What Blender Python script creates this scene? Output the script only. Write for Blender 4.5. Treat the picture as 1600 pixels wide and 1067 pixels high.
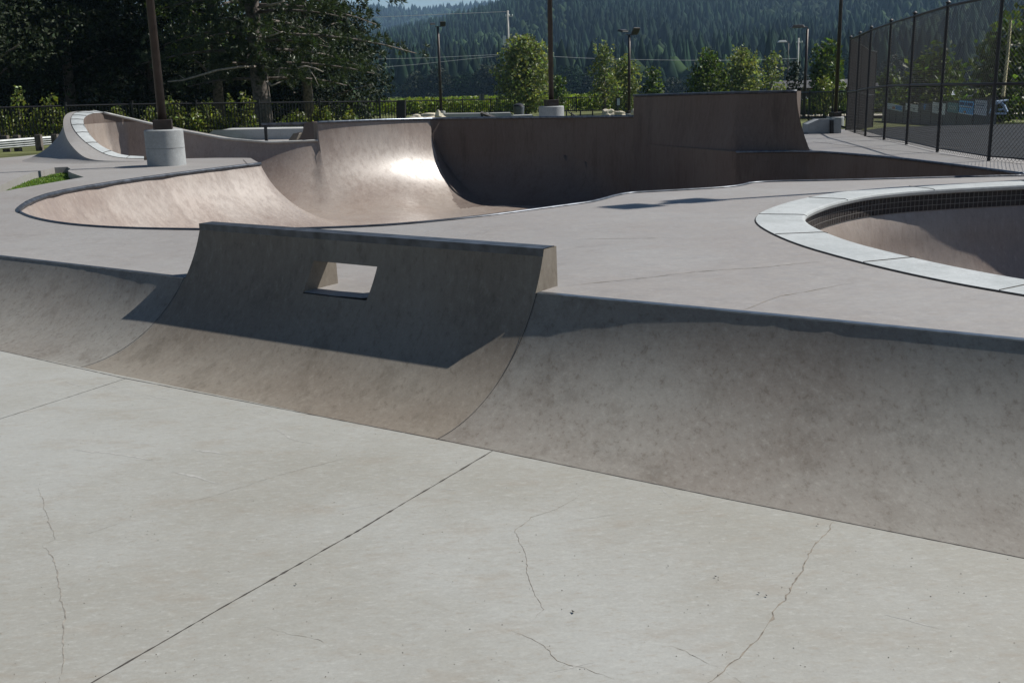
import bpy, math, random
import numpy as np
from mathutils import Vector, Matrix
from mathutils.geometry import delaunay_2d_cdt
rng=np.random.default_rng(7); random.seed(7)
for o in list(bpy.data.objects): bpy.data.objects.remove(o)
S=bpy.context.scene; C=S.collection
# ------------------------------------------------ camera
F=1600.; PITCH=math.atan(395/1600.); ROLL=.025; H=1.9
fwd=np.array([0,math.cos(PITCH),-math.sin(PITCH)]); up0=np.array([0,math.sin(PITCH),math.cos(PITCH)]); r0=np.array([1.,0,0])
cr,sr=math.cos(ROLL),math.sin(ROLL)
RIGHT=cr*r0-sr*up0; UP=cr*up0+sr*r0
cam=bpy.data.cameras.new('camera'); co=bpy.data.objects.new('camera',cam); C.objects.link(co); S.camera=co
cam.sensor_width=36; cam.lens=36*F/1600; cam.clip_end=9000; cam.clip_start=.05
M3=Matrix([[RIGHT[i],UP[i],-fwd[i]] for i in range(3)])
co.matrix_world=Matrix.Translation((0,0,H))@M3.to_4x4()
# ------------------------------------------------ sky, sun, exposure
SUN_AZ=math.radians(71.5); SUN_EL=math.radians(47.3)
w=bpy.data.worlds.new('World'); S.world=w; w.use_nodes=True
nt=w.node_tree; sky=nt.nodes.new('ShaderNodeTexSky'); sky.sky_type='NISHITA'; sky.sun_disc=False
sky.sun_elevation=SUN_EL; sky.sun_rotation=SUN_AZ; sky.air_density=1.0; sky.dust_density=.0; sky.ozone_density=1.2; sky.altitude=800
nt.links.new(sky.outputs[0],nt.nodes['Background'].inputs[0]); nt.nodes['Background'].inputs[1].default_value=.05
sl=bpy.data.lights.new('sun','SUN'); sl.energy=5.0; sl.angle=math.radians(.53); sl.color=(1,.955,.89)
so=bpy.data.objects.new('sun',sl); C.objects.link(so)
sd=Vector((math.sin(SUN_AZ)*math.cos(SUN_EL),math.cos(SUN_AZ)*math.cos(SUN_EL),math.sin(SUN_EL)))
so.rotation_euler=sd.to_track_quat('Z','Y').to_euler()
S.view_settings.view_transform='Standard'; S.view_settings.look='None'; S.view_settings.exposure=0.48; S.view_settings.gamma=1
S.render.engine='CYCLES'

# ------------------------------------------------ layout helpers (pixel of the photo -> point on a known plane)
def ray(px,py): return fwd*F+RIGHT*(px-800)-UP*(py-533.5)
def un(px,py,z):
    d=ray(px,py); return d*((z-H)/d[2])+[0,0,H]
def uy(px,py,Y):
    d=ray(px,py); return d*(Y/d[1])+[0,0,H]
def hor(px): return 138.6-.025*(px-800)
def zat(px,py,Y): return uy(px,py,Y)[2]
def xat(px,Y): return uy(px,hor(px),Y)[0]
def ss(t):
    t=np.clip(t,0,1); return t*t*(3-2*t)
N2=np.array([.5501,.8351]); T2=np.array([.8351,-.5501]); FO=4.31; RR=1.25
def st(s,o,z): p=N2*o+T2*s; return (p[0],p[1],z)
def zdeck(x,y):
    x=np.asarray(x,float); y=np.asarray(y,float); s=x*T2[0]+y*T2[1]; o=x*N2[0]+y*N2[1]
    return .640-(.145*ss((-3.6-s)/1.3)+.028*ss((s+3.3)/1.9)+.025*ss((-6.7-s)/1.5))*(1-ss((o-5.6)/3.2))
def und(px,py):
    z=.65
    for _ in range(6): p=un(px,py,z); z=float(zdeck(p[0],p[1]))
    return p
def Rs(s): return RR+.33*float(ss((s+3.3)/1.9))+.25*float(ss((-6.7-s)/1.5))
def run(z,s=-5): R=Rs(s); return math.sqrt(max(0,R*R-(R-z)**2))
def gz(x,y):
    x=np.asarray(x,float); y=np.asarray(y,float)
    c=ss((x+4)/12); L=62-46*c
    return .58-(.8+.75*ss((x-13)/10))*ss((y-27.5)/L)-.3*ss((y-90)/30)-1.0*ss((y-100)/240)
# ------------------------------------------------ object helpers
def tag(o,label=None,cat=None,group=None,kind=None):
    if label: o['label']=label
    if cat: o['category']=cat
    if group: o['group']=group
    if kind: o['kind']=kind
    return o
def thing(name,label,cat,loc=(0,0,0),rz=0,group=None):
    o=bpy.data.objects.new(name,None); C.objects.link(o); o.location=loc; o.rotation_euler=(0,0,rz); o.empty_display_size=.2
    return tag(o,label,cat,group)
def dup(root,loc,rz=None,label=None,group=None,scale=None):
    def cp(o,par):
        c=o.copy(); C.objects.link(c); c.parent=par
        for ch in o.children: cp(ch,c)
        return c
    r=cp(root,None); r.location=loc
    if rz is not None: r.rotation_euler=(0,0,rz)
    if label: r['label']=label
    if group: r['group']=group
    if scale: r.scale=scale
    return r
class MB:
    def __init__(s): s.v=[]; s.f=[]
    def add(s,v,f):
        n=len(s.v); s.v+=[tuple(p) for p in v]; s.f+=[tuple(i+n for i in q) for q in f]; return s
    def box(s,c,d,rz=0,tx=1,ty=1,rx=0):
        cx,cy,cz=c; a,b,h=d[0]/2,d[1]/2,d[2]/2; v=[]
        for k in (-1,1):
            u=(tx if k>0 else 1); w_=(ty if k>0 else 1)
            for i,j in((-1,-1),(1,-1),(1,1),(-1,1)):
                x,y,z=a*i*u,b*j*w_,h*k
                y,z=y*math.cos(rx)-z*math.sin(rx),y*math.sin(rx)+z*math.cos(rx)
                v.append((cx+x*math.cos(rz)-y*math.sin(rz),cy+x*math.sin(rz)+y*math.cos(rz),cz+z))
        return s.add(v,[(0,3,2,1),(4,5,6,7),(0,1,5,4),(1,2,6,5),(2,3,7,6),(3,0,4,7)])
    def tube(s,pts,r,n=8,cap=True,closed=False):
        pts=[Vector(p) for p in pts]; m=len(pts); rs=r if hasattr(r,'__len__') else [r]*m
        v=[]; ref=Vector((0,0,1))
        for i,p in enumerate(pts):
            a=pts[i-1] if (i>0 or closed) else p; b=pts[(i+1)%m] if (i<m-1 or closed) else p
            t=(b-a).normalized(); rf=ref if abs(t.z)<.9 else Vector((1,0,0))
            u=t.cross(rf).normalized(); w_=t.cross(u)
            for k in range(n):
                an=2*math.pi*k/n; v.append(p+(u*math.cos(an)+w_*math.sin(an))*rs[i])
        f=[]
        for i in range(m if closed else m-1):
            j=(i+1)%m
            for k in range(n): f.append((i*n+k,i*n+(k+1)%n,j*n+(k+1)%n,j*n+k))
        if cap and not closed: f.append(tuple(range(n))[::-1]); f.append(tuple(range((m-1)*n,m*n)))
        return s.add(v,f)
    def lathe(s,c,prof,n=32):
        v=[];f=[]
        for r,z in prof:
            for k in range(n): a=2*math.pi*k/n; v.append((c[0]+r*math.cos(a),c[1]+r*math.sin(a),c[2]+z))
        for i in range(len(prof)-1):
            for k in range(n): f.append((i*n+k,i*n+(k+1)%n,(i+1)*n+(k+1)%n,(i+1)*n+k))
        f.append(tuple(range((len(prof)-1)*n,len(prof)*n)))
        return s.add(v,f)
    def loft(s,rows,closed=False):
        n=len(rows[0]); v=[p for r in rows for p in r]; f=[]
        for i in range(len(rows)-1):
            for k in range(n if closed else n-1): f.append((i*n+k,i*n+(k+1)%n,(i+1)*n+(k+1)%n,(i+1)*n+k))
        return s.add(v,f)
    def build(s,name,mat,parent=None,smooth=False,bevel=0):
        me=bpy.data.meshes.new(name); me.from_pydata(s.v,[],s.f); me.validate(); me.update()
        return link(name,me,mat,parent,smooth,bevel)
def link(name,me,mat,parent=None,smooth=False,bevel=0):
    o=bpy.data.objects.new(name,me); C.objects.link(o); me.materials.append(mat)
    if parent: o.parent=parent; o.matrix_parent_inverse=Matrix.Identity(4); 
    if parent and tuple(parent.location)!=(0,0,0) and not parent.get('local'):
        pass
    if smooth:
        for p in me.polygons: p.use_smooth=True
        if smooth!=True:
            me.set_sharp_from_angle(angle=math.radians(smooth))
    if bevel:
        b=o.modifiers.new('bevel','BEVEL'); b.width=bevel; b.segments=2; b.limit_method='ANGLE'
    return o
def npmesh(name,V,Fq,mat,parent=None,smooth=False,cols=None):
    """V (n,3), Fq (m,k) faces of one size"""
    me=bpy.data.meshes.new(name); V=np.asarray(V,np.float32); Fq=np.asarray(Fq,np.int32); k=Fq.shape[1]
    me.vertices.add(len(V)); me.vertices.foreach_set('co',V.ravel())
    me.loops.add(Fq.size); me.loops.foreach_set('vertex_index',Fq.ravel())
    me.polygons.add(len(Fq)); me.polygons.foreach_set('loop_start',np.arange(0,Fq.size,k,dtype=np.int32)); me.polygons.foreach_set('loop_total',np.full(len(Fq),k,np.int32))
    if smooth: me.polygons.foreach_set('use_smooth',np.ones(len(Fq),bool))
    me.update(calc_edges=True)
    if cols is not None:
        a=me.color_attributes.new('tint','FLOAT_COLOR','POINT'); c=np.ones((len(V),4),np.float32); c[:,:3]=cols; a.data.foreach_set('color',c.ravel())
    return link(name,me,mat,parent)
def leaves(name,P,size,mat,parent=None,stretch=1.6,up=.0,dirs=None):
    """leaf-sized quads, one per point, turned every way (or along dirs)"""
    P=np.asarray(P); n=len(P); a=rng.normal(size=(n,3)) if dirs is None else dirs+rng.normal(size=(n,3))*.35
    a[:,2]+=up; a/=np.linalg.norm(a,axis=1)[:,None]
    b=rng.normal(size=(n,3)); b-=a*(a*b).sum(1)[:,None]; b/=np.linalg.norm(b,axis=1)[:,None]
    s=(size*rng.uniform(.6,1.35,n))[:,None]; u=a*s*stretch/2; v=b*s/2
    V=np.stack([P-u,P+v*.9-u*.1,P+u,P-v*.9-u*.1],1).reshape(-1,3)
    t0=rng.uniform(.5,1.35,n)*np.where(rng.random(n)<.12,1.9,1); t=np.repeat(t0,4); cols=np.stack([t*np.repeat(rng.uniform(.8,1.25,n),4),t,t*.9],1)
    return npmesh(name,V,np.arange(4*n).reshape(-1,4),mat,parent,cols=cols)
# ------------------------------------------------ materials
def nm(name):
    m=bpy.data.materials.new(name); m.use_nodes=True; t=m.node_tree; return m,t,t.nodes['Principled BSDF']
def flat(name,col,rough=.6,metal=0,var=.15,scale=8,bump=0,spec=.5):
    m,t,b=nm(name); n=t.nodes; l=t.links
    g=n.new('ShaderNodeNewGeometry'); z=n.new('ShaderNodeTexNoise'); z.inputs['Scale'].default_value=scale; z.inputs['Detail'].default_value=5
    l.new(g.outputs['Position'],z.inputs['Vector'])
    r=n.new('ShaderNodeMapRange'); r.inputs[1].default_value=.3; r.inputs[2].default_value=.7; r.inputs[3].default_value=1-var; r.inputs[4].default_value=1+var
    l.new(z.outputs[0],r.inputs[0]); mu=n.new('ShaderNodeVectorMath'); mu.operation='SCALE'; mu.inputs[0].default_value=col[:3]; l.new(r.outputs[0],mu.inputs['Scale'])
    l.new(mu.outputs[0],b.inputs['Base Color']); b.inputs['Roughness'].default_value=rough; b.inputs['Metallic'].default_value=metal
    b.inputs['Specular IOR Level'].default_value=spec
    if bump:
        bp=n.new('ShaderNodeBump'); bp.inputs['Strength'].default_value=bump; bp.inputs['Distance'].default_value=.02; l.new(z.outputs[0],bp.inputs['Height']); l.new(bp.outputs[0],b.inputs['Normal'])
    return m
def concrete(name,c1,c2,stain,sa=.5,rough=.55,stretch=(1,1,1),scuff=.25,spec=.35,bump=.05,scale=.55,rot=0,blotch=0,wear=None):
    """mottled trowelled concrete: cloudy tone, directional smears, scuffs, pits"""
    m,t,b=nm(name); n=t.nodes; l=t.links
    g=n.new('ShaderNodeNewGeometry')
    mp=n.new('ShaderNodeMapping'); mp.inputs['Scale'].default_value=stretch; mp.inputs['Rotation'].default_value=(0,0,rot); l.new(g.outputs['Position'],mp.inputs[0])
    def noise(s,d,src,rg=.55):
        z=n.new('ShaderNodeTexNoise'); z.inputs['Scale'].default_value=s; z.inputs['Detail'].default_value=d; z.inputs['Roughness'].default_value=rg; l.new(src,z.inputs['Vector']); return z.outputs[0]
    def ramp(src,a,c,lo=0,hi=1):
        r=n.new('ShaderNodeMapRange'); r.interpolation_type='SMOOTHSTEP'
        for i,q in enumerate((a,c,lo,hi)): r.inputs[i+1].default_value=q
        l.new(src,r.inputs[0]); return r.outputs[0]
    def mix(f,a,c,mode='MIX'):
        x=n.new('ShaderNodeMix'); x.data_type='RGBA'; x.blend_type=mode
        for i,q in ((0,f),(6,a),(7,c)):
            if hasattr(q,'node'): l.new(q,x.inputs[i])
            else: x.inputs[i].default_value=(q if i==0 else tuple(q)+(1,))
        return x.outputs[2]
    pos=g.outputs['Position']
    big=noise(scale,7,pos,.6); smear=noise(2.2,7,mp.outputs[0],.65); mid=noise(7,8,mp.outputs[0],.7); fine=noise(60,4,pos,.7)
    col=mix(ramp(big,.36,.64),c1,c2)
    col=mix(ramp(smear,.5,.72,0,sa),col,stain)
    lt=tuple(min(1,q*1.28) for q in c1)
    col=mix(ramp(mid,.56,.78,0,scuff),col,lt)
    if blotch: col=mix(ramp(noise(1.7,8,mp.outputs[0],.8),.52,.66,0,blotch),col,tuple(q*.45 for q in stain))
    # faint pale trowel arcs and fine grain
    g2=noise(17,6,mp.outputs[0],.75); col=mix(ramp(g2,.51,.7,0,.5),col,tuple(min(1,q*1.22) for q in c2)); col=mix(ramp(g2,.48,.32,0,.5),col,stain)
    wv=noise(26,3,mp.outputs[0],.5); col=mix(ramp(wv,.66,.74,0,.35),col,tuple(q*1.4 for q in c1))
    spk=n.new('ShaderNodeTexVoronoi'); spk.inputs['Scale'].default_value=9; l.new(pos,spk.inputs['Vector'])
    col=mix(ramp(spk.outputs['Distance'],.0,.045,.6,0),col,(.05,.045,.04))
    f2=ramp(fine,.25,.75,.94,1.06); sc=n.new('ShaderNodeVectorMath'); sc.operation='SCALE'; l.new(col,sc.inputs[0]); l.new(f2,sc.inputs['Scale'])
    l.new(sc.outputs[0],b.inputs['Base Color'])
    l.new(ramp(mid,.3,.75,rough-.08,rough+.16),b.inputs['Roughness']); b.inputs['Specular IOR Level'].default_value=spec
    bp=n.new('ShaderNodeBump'); bp.inputs['Strength'].default_value=bump; bp.inputs['Distance'].default_value=.01
    ad=n.new('ShaderNodeMath'); ad.operation='ADD'; l.new(mid,ad.inputs[0]); l.new(fine,ad.inputs[1]); l.new(ad.outputs[0],bp.inputs['Height']); l.new(bp.outputs[0],b.inputs['Normal'])
    return m
def leafmat(name,col,trans=.35,rough=.5,spec=.35):
    m,t,b=nm(name); n=t.nodes; l=t.links
    a=n.new('ShaderNodeVertexColor'); a.layer_name='tint'; mu=n.new('ShaderNodeVectorMath'); mu.operation='MULTIPLY'; mu.inputs[1].default_value=col; l.new(a.outputs[0],mu.inputs[0])
    l.new(mu.outputs[0],b.inputs['Base Color']); b.inputs['Roughness'].default_value=rough; b.inputs['Specular IOR Level'].default_value=spec
    tr=n.new('ShaderNodeBsdfTranslucent'); s2=n.new('ShaderNodeVectorMath'); s2.operation='MULTIPLY'; s2.inputs[1].default_value=(1.2,1.25,.5); l.new(mu.outputs[0],s2.inputs[0]); l.new(s2.outputs[0],tr.inputs[0])
    mx=n.new('ShaderNodeMixShader'); mx.inputs[0].default_value=trans; l.new(b.outputs[0],mx.inputs[1]); l.new(tr.outputs[0],mx.inputs[2]); l.new(mx.outputs[0],n['Material Output'].inputs[0])
    return m
RZ=math.atan2(-.5501,.8351)
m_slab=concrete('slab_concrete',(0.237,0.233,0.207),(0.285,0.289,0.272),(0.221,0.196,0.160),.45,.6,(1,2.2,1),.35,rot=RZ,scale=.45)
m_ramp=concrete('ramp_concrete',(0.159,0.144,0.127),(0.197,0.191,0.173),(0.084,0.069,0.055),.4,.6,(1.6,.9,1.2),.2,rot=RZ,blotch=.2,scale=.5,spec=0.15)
m_deck=concrete('deck_concrete',(0.215,0.201,0.191),(0.240,0.234,0.227),(0.186,0.168,0.155),.4,.6,(1,1.6,1),.25,rot=RZ,scale=.35,blotch=.1)
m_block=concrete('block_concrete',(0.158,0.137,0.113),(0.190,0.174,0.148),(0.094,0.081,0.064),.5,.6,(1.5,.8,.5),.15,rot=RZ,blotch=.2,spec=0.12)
m_bowl=concrete('bowl_concrete',(0.213,0.171,0.144),(0.255,0.220,0.193),(0.142,0.106,0.085),.35,.37,(1.3,1.3,.35),.14,spec=.6,bump=.07,scale=.7,blotch=.12)
m_wall_shade=concrete('shaded_wall_concrete',(0.119,0.093,0.080),(0.137,0.113,0.099),(0.075,0.055,0.047),.5,.5,(1.5,1.5,.25),.2,spec=.15,blotch=.25)  # bowl concrete darkened for the sunless walls; their shade is in the colour
m_pale=concrete('pale_concrete',(0.310,0.310,0.296),(0.376,0.383,0.376),(0.239,0.231,0.217),.3,.65,(1,1,1),.2,bump=.1,scale=1.5)
m_cop=concrete('coping_concrete',(0.312,0.335,0.340),(0.372,0.395,0.401),(0.252,0.263,0.263),.4,.8,(1,1,1),.2,bump=.15,scale=1.5,spec=.12)
m_lamp_base=concrete('base_concrete',(0.245,0.258,0.262),(0.292,0.306,0.309),(0.204,0.204,0.204),.3,.7,(1,1,1),.2,scale=2)
m_joint=flat('joint_gap',(.045,.04,.036),.9,var=.5,scale=20)
m_crack=flat('crack_fill',(.165,.145,.118),.9,var=.5,scale=30)
m_faint=flat('faint_crack_fill',(.205,.19,.165),.9,var=.4,scale=30)
m_steel=flat('coping_steel',(.13,.15,.18),.35,.85,.35,14)
m_dsteel=flat('worn_black_steel',(.055,.062,.075),.42,.5,.5,9)
m_black=flat('black_metal',(.018,.018,.02),.5,.3,.2,10)
m_pole=flat('bronze_pole',(.035,.026,.022),.5,.4,.3,6)
m_head=flat('lamp_housing',(.03,.028,.027),.45,.4,.2,6)
m_glass=flat('lamp_lens',(.6,.6,.58),.2,0,.05,6)
m_link=flat('chain_wire',(.010,.011,.013),.6,0,.1,3,spec=.12)
m_alu=flat('pale_rail_metal',(.38,.40,.40),.45,.3,.2,6)
m_bark=flat('pine_bark',(.10,.085,.075),.9,0,.6,9,.9)
m_branch=flat('dead_branch',(.26,.23,.20),.9,0,.4,9,.4)
m_rock=flat('boulder_stone',(.46,.42,.33),.9,0,.35,3,.8)
m_grass=flat('grass_blades',(.085,.135,.035),.8,0,.5,25,.5,spec=.1)
m_white=flat('white_paint',(.75,.76,.76),.5,0,.05,4)
m_tile=None
m_pine=leafmat('pine_needles',(.036,.056,.028),.25,.45,.45)
m_dark=leafmat('dark_foliage',(.016,.026,.011),.12,.65,.2)
m_leaf=leafmat('poplar_leaves',(.15,.185,.085),.4,.5,.35)
m_leaf2=leafmat('broad_leaves',(.06,.095,.026),.42,.5,.35)
m_shrub=leafmat('hedge_leaves',(.12,.15,.045),.45,.45,.5)
m_vine=leafmat('vine_leaves',(.12,.165,.022),.45)
m_hill=leafmat('hill_forest',(.014,.030,.015),.1,.85,.05)
# ------------------------------------------------ sheets with holes
def inside(P,poly):
    x,y=P[:,0],P[:,1]; c=np.zeros(len(P),bool); n=len(poly)
    for i in range(n):
        x1,y1=poly[i][:2]; x2,y2=poly[i-1][:2]
        if y1==y2: continue
        c^=((y1>y)!=(y2>y))&(x<(x2-x1)*(y-y1)/(y2-y1)+x1)
    return c
def pdist(P,poly,closed=True):
    best=np.full(len(P),1e9); par=np.zeros(len(P)); n=len(poly); A=np.array([q[:2] for q in poly],float)
    for i in range(n if closed else n-1):
        a=A[i]; b=A[(i+1)%n]; d=b-a; L=d@d+1e-12
        t=np.clip(((P-a)@d)/L,0,1); e=np.hypot(*(P-a-t[:,None]*d).T); k=e<best; best[k]=e[k]; par[k]=i+t[k]
    return best,par
def resample(poly,step,closed=True):
    out=[]; n=len(poly)
    for i in range(n if closed else n-1):
        a=np.array(poly[i],float); b=np.array(poly[(i+1)%n],float); m=max(1,int(np.linalg.norm((b-a)[:2])/step))
        for k in range(m): out.append(a+(b-a)*k/m)
    if not closed: out.append(np.array(poly[-1],float))
    return out
def smooth_poly(pts,closed=False,it=2):
    P=[np.array(p,float) for p in pts]
    for _ in range(it):
        Q=[]; n=len(P)
        rngi=range(n if closed else n-1)
        if not closed: Q.append(P[0])
        for i in rngi:
            a,b=P[i],P[(i+1)%n]; Q+= [a*.75+b*.25,a*.25+b*.75]
        if not closed: Q.append(P[-1])
        P=Q
    return P
def sheet(outer,holes,zf,step,extra=None,gap=None):
    polys=[outer]+holes; pts=[]; edges=[]
    for p in polys:
        n=len(p); b=len(pts); pts+=[Vector(q[:2]) for q in p]; edges+=[(b+i,b+(i+1)%n) for i in range(n)]
    A=np.array([q[:2] for q in outer]); lo,hi=A.min(0),A.max(0)
    gx,gy=np.meshgrid(np.arange(lo[0],hi[0],step),np.arange(lo[1],hi[1],step)); G=np.stack([gx.ravel(),gy.ravel()],1)
    k=inside(G,outer)&(pdist(G,outer)[0]>(gap or step*.3))
    for h in holes: k&=~inside(G,h)&(pdist(G,h)[0]>step*.3)
    G=G[k]
    if extra is not None:
        E=extra[inside(extra,outer)]
        for h in holes: E=E[~inside(E,h)&(pdist(E,h)[0]>step*.05)] if len(E) else E
        G=np.concatenate([G,E])
    pts+=[Vector(q) for q in G]
    v,e,f,_,_,_=delaunay_2d_cdt(pts,edges,[],0,1e-5)
    V=np.array([(q.x,q.y) for q in v]); Fc=np.array([q for q in f if len(q)==3]); cen=V[Fc].mean(1)
    k=inside(cen,outer)
    for h in holes: k&=~inside(cen,h)
    Fc=Fc[k]; z=zf(V[:,0],V[:,1])
    return np.column_stack([V,z]),Fc

# ================================================= THE PARK
# rim of the big bowl, going round (x, y, z); sections give each wall its own transition
near=[und(*q) for q in ((1600,275),(1450,279),(1300,283),(1178,285),(1160,291),(1120,295),(1010,301),(975,303),(930,316),(900,320),(840,328),(750,340),(650,350),(560,356),(430,360),(305,360),(200,358),(130,354),(80,348),(45,340),(27,331))]
left=[und(*q) for q in ((27,326),(45,314),(80,302),(150,289),(250,274.5),(350,262),(406,255.5))]
pen=[und(*q) for q in ((391,247),(340,247),(285,248))]
crad=[uy(*q) for q in ((225,244.5,21.6),(192,243,21.6),(171,235,21.65),(153,225,21.8),(140,210,22.0),(131,195.5,22.35),(130,187,22.8),(135,181,23.2),(146,177,23.6),(162,176.5,24.0),(195,184,24.3),(235,194,24.3),(285,205,24.05),(350,217,23.65),(420,223,23.4),(497,220,23.6))]
p1=[uy(495,192,23.6),uy(600,188,24.5),uy(672,186.3,25.4)]
back=[uy(692,185.7,25.55),uy(800,184.5,25.2),uy(900,183.5,24.5),uy(990,182.3,23.3)]
_j=smooth_poly([q for q in crad[12:]]+p1[1:],it=3); _jx=crad[15][0]
_a=[q for q in _j if q[0]<_jx-.03]; _b=[q for q in _j if q[0]>_jx+.03]; _ym=float(np.interp(_jx,[q[0] for q in _j],[q[1] for q in _j]))
_ca=np.array(crad[12:]); _cb=np.array(p1)
crad=crad[:12]+[np.array((q[0],q[1],np.interp(q[0],_ca[:,0],_ca[:,2]))) for q in _a]+[np.array((_jx,_ym,_ca[-1,2]))]
p1=[np.array((_jx+.001,_ym,_cb[0,2]))]+[np.array((q[0],q[1],np.interp(q[0],_cb[:,0],_cb[:,2]))) for q in _b]
z9=float(back[-1][2])
ext=[(float(back[-1][0])+.004,float(back[-1][1])-.012,.65),(3.6,21.1,.65),(4.25,19.45,.65)]
rgt=[und(*q) for q in ((1150,238),(1268,236.5),(1330,241),(1400,247),(1500,259),(1600,272))]
rgt+=[np.array((7.0,13.42,.648)),np.array((6.95,13.2,.648))]
def secs(): return [('near',near,2.0),('left',left,2.0),('pen',[left[-1]]+pen,1.2),('crad',[pen[-1]]+crad,1.98),('p1',[crad[-1]]+p1,1.98),('back',[p1[-1]]+back,1.1),('ext',[back[-1]]+ext,1.5),('rgt',[ext[-1]]+rgt+[near[0]],1.5)]
near_s=smooth_poly(near,it=1)
near[:]=near_s
LOOP=[np.array(q,float) for q in near+left+pen+crad+p1+back+ext+rgt]
# two heights at the steps are kept by ordering: the rim polyline is only used in plan there
def floorz(x,y): return -.62-.14*ss((x+2.5)/1.5)-1.0*ss((x-1.3)/2.2)
SEC=secs()
def basin(x,y):
    P=np.column_stack([x,y]); Fz=floorz(x,y); z=Fz.copy()
    for nme,pl,R in SEC:
        d,par=pdist(P,pl,False); i=np.minimum(par.astype(int),len(pl)-2); t=par-i
        zs=np.array([q[2] for q in pl]); zr=zs[i]*(1-t)+zs[i+1]*t
        h=zr-Fz; r00=np.where(h<R,np.sqrt(np.maximum(0,R*R-(R-np.minimum(h,R))**2)),R)
        r=r00-d; zz=np.where(r>0,Fz+R-np.sqrt(np.maximum(0,R*R-r*r)),-9)
        z=np.maximum(z,zz)
    return z
BR=resample(LOOP,.07)
B2=np.array([q[:2] for q in BR]); nB=len(B2)
tan=np.roll(B2,-1,0)-np.roll(B2,1,0); tan/=np.linalg.norm(tan,axis=1)[:,None]; nin=np.column_stack([-tan[:,1],tan[:,0]])
if not inside(B2[[50]]+nin[[50]]*.1,LOOP)[0]: nin=-nin
ex=[]
for d in (.012,.03,.055,.09,.13,.18,.24,.31,.39,.48,.58,.69,.81,.93,1.06,1.19,1.33,1.47,1.61,1.75,1.9,2.05,2.2):
    Q=B2+nin*d; dd,_=pdist(Q,LOOP); Q=Q[(dd>d*.93)&inside(Q,LOOP)]; ex.append(Q)
V,Fc=sheet(BR,[],basin,.16,np.concatenate(ex),2.28)
bowl=thing('skate_bowl','large brown concrete bowl with tall back wall and glossy curved left wall','skate bowl')
cen=V[Fc].mean(1)
dist=np.array([pdist(cen[:,:2],pl,False)[0] for _,pl,_ in SEC]); own=dist.argmin(0); flr=cen[:,2]<floorz(cen[:,0],cen[:,1])+.004
own[flr]=99
for nme,ids,mt in (('pocket_wall',(0,1,2),m_bowl),('channel_wall',(3,),m_bowl),('curved_left_wall',(4,),m_bowl),('back_wall',(5,6),m_wall_shade),('right_wall',(7,),m_wall_shade),('bowl_floor',(99,),m_bowl)):  # back and right walls take the copy with shade painted in
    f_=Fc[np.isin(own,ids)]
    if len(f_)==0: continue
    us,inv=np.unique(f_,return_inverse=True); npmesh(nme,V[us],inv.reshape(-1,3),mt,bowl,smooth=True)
# vertical band between rim and curved surface
zb=basin(B2[:,0],B2[:,1])
def rimband(pts,name,mat,parent):
    P=resample(pts,.1,False); A=np.array(P); zz=basin(A[:,0],A[:,1]); zz=np.minimum(zz+.0,A[:,2])
    MB().loft([[tuple(p) for p in A],[(p[0],p[1],q-.4) for p,q in zip(A,zz)]]).build(name,mat,parent,True)
rimband([crad[-1]]+[ (p1[0][0]+.002,p1[0][1],crad[-1][2])],'x',m_bowl,bowl) if 0 else None
rimband(left+pen,'shallow_wall',m_bowl,bowl)
rimband(crad,'channel_wall',m_wall_shade,bowl)
rimband(p1,'rim_wall',m_bowl,bowl)
rimband([p1[-1]]+back,'rim_wall',m_wall_shade,bowl)
rimband([ (q[0],q[1],.65) for q in [back[-1]]]+ext+rgt,'rim_wall',m_wall_shade,bowl)
# raised parapet with thickness behind the tall walls
def offset(pts,d):
    A=np.array(pts,float); t=np.gradient(A[:,:2],axis=0); t/=np.linalg.norm(t,axis=1)[:,None]; n=np.column_stack([-t[:,1],t[:,0]])
    B=A.copy(); B[:,:2]+=n*d; return B
def parapet(pts,w_,zb_,name,mat,parent,endcaps=True,drop=.0):
    A=np.array(resample(pts,.15,False)); B=offset(A,w_); B[:,2]-=drop; D=B.copy(); D[:,2]=zb_
    E=A.copy(); E[:,2]=zb_; E2=offset(A,.02); E2[:,2]=zb_
    rows=[[tuple(p) for p in A],[tuple(p) for p in B],[tuple(p) for p in D]]
    mb=MB().loft(rows)
    for k in (0,-1):
        if endcaps: mb.add([tuple(A[k]),tuple(B[k]),tuple(D[k]),(A[k][0],A[k][1],zb_)],[(0,1,2,3)])
    mb.build(name,mat,parent,30)
parapet(p1+back,.4,.5,'parapet',m_wall_shade,bowl)
# metal coping on the rims
def coping(pts,r,name,mat,parent,lift=.0,inset=-.01):
    P=smooth_poly(pts,it=1) if len(pts)>2 else pts
    A=offset(resample(P,.2,False),inset); A[:,2]+=lift
    return MB().tube([tuple(p) for p in A],r,10).build(name,mat,parent,True)
coping(near+left[:1],.022,'steel_coping',m_dsteel,bowl)
coping(near[-2:]+left,.034,'steel_coping',m_dsteel,bowl,-.01)
coping(p1+back,.03,'steel_coping',m_steel,bowl,.005)
coping(crad[9:],.028,'concrete_lip',m_pale,bowl,.0)
coping(rgt[:6],.022,'steel_coping',m_steel,bowl,.0)
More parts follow.
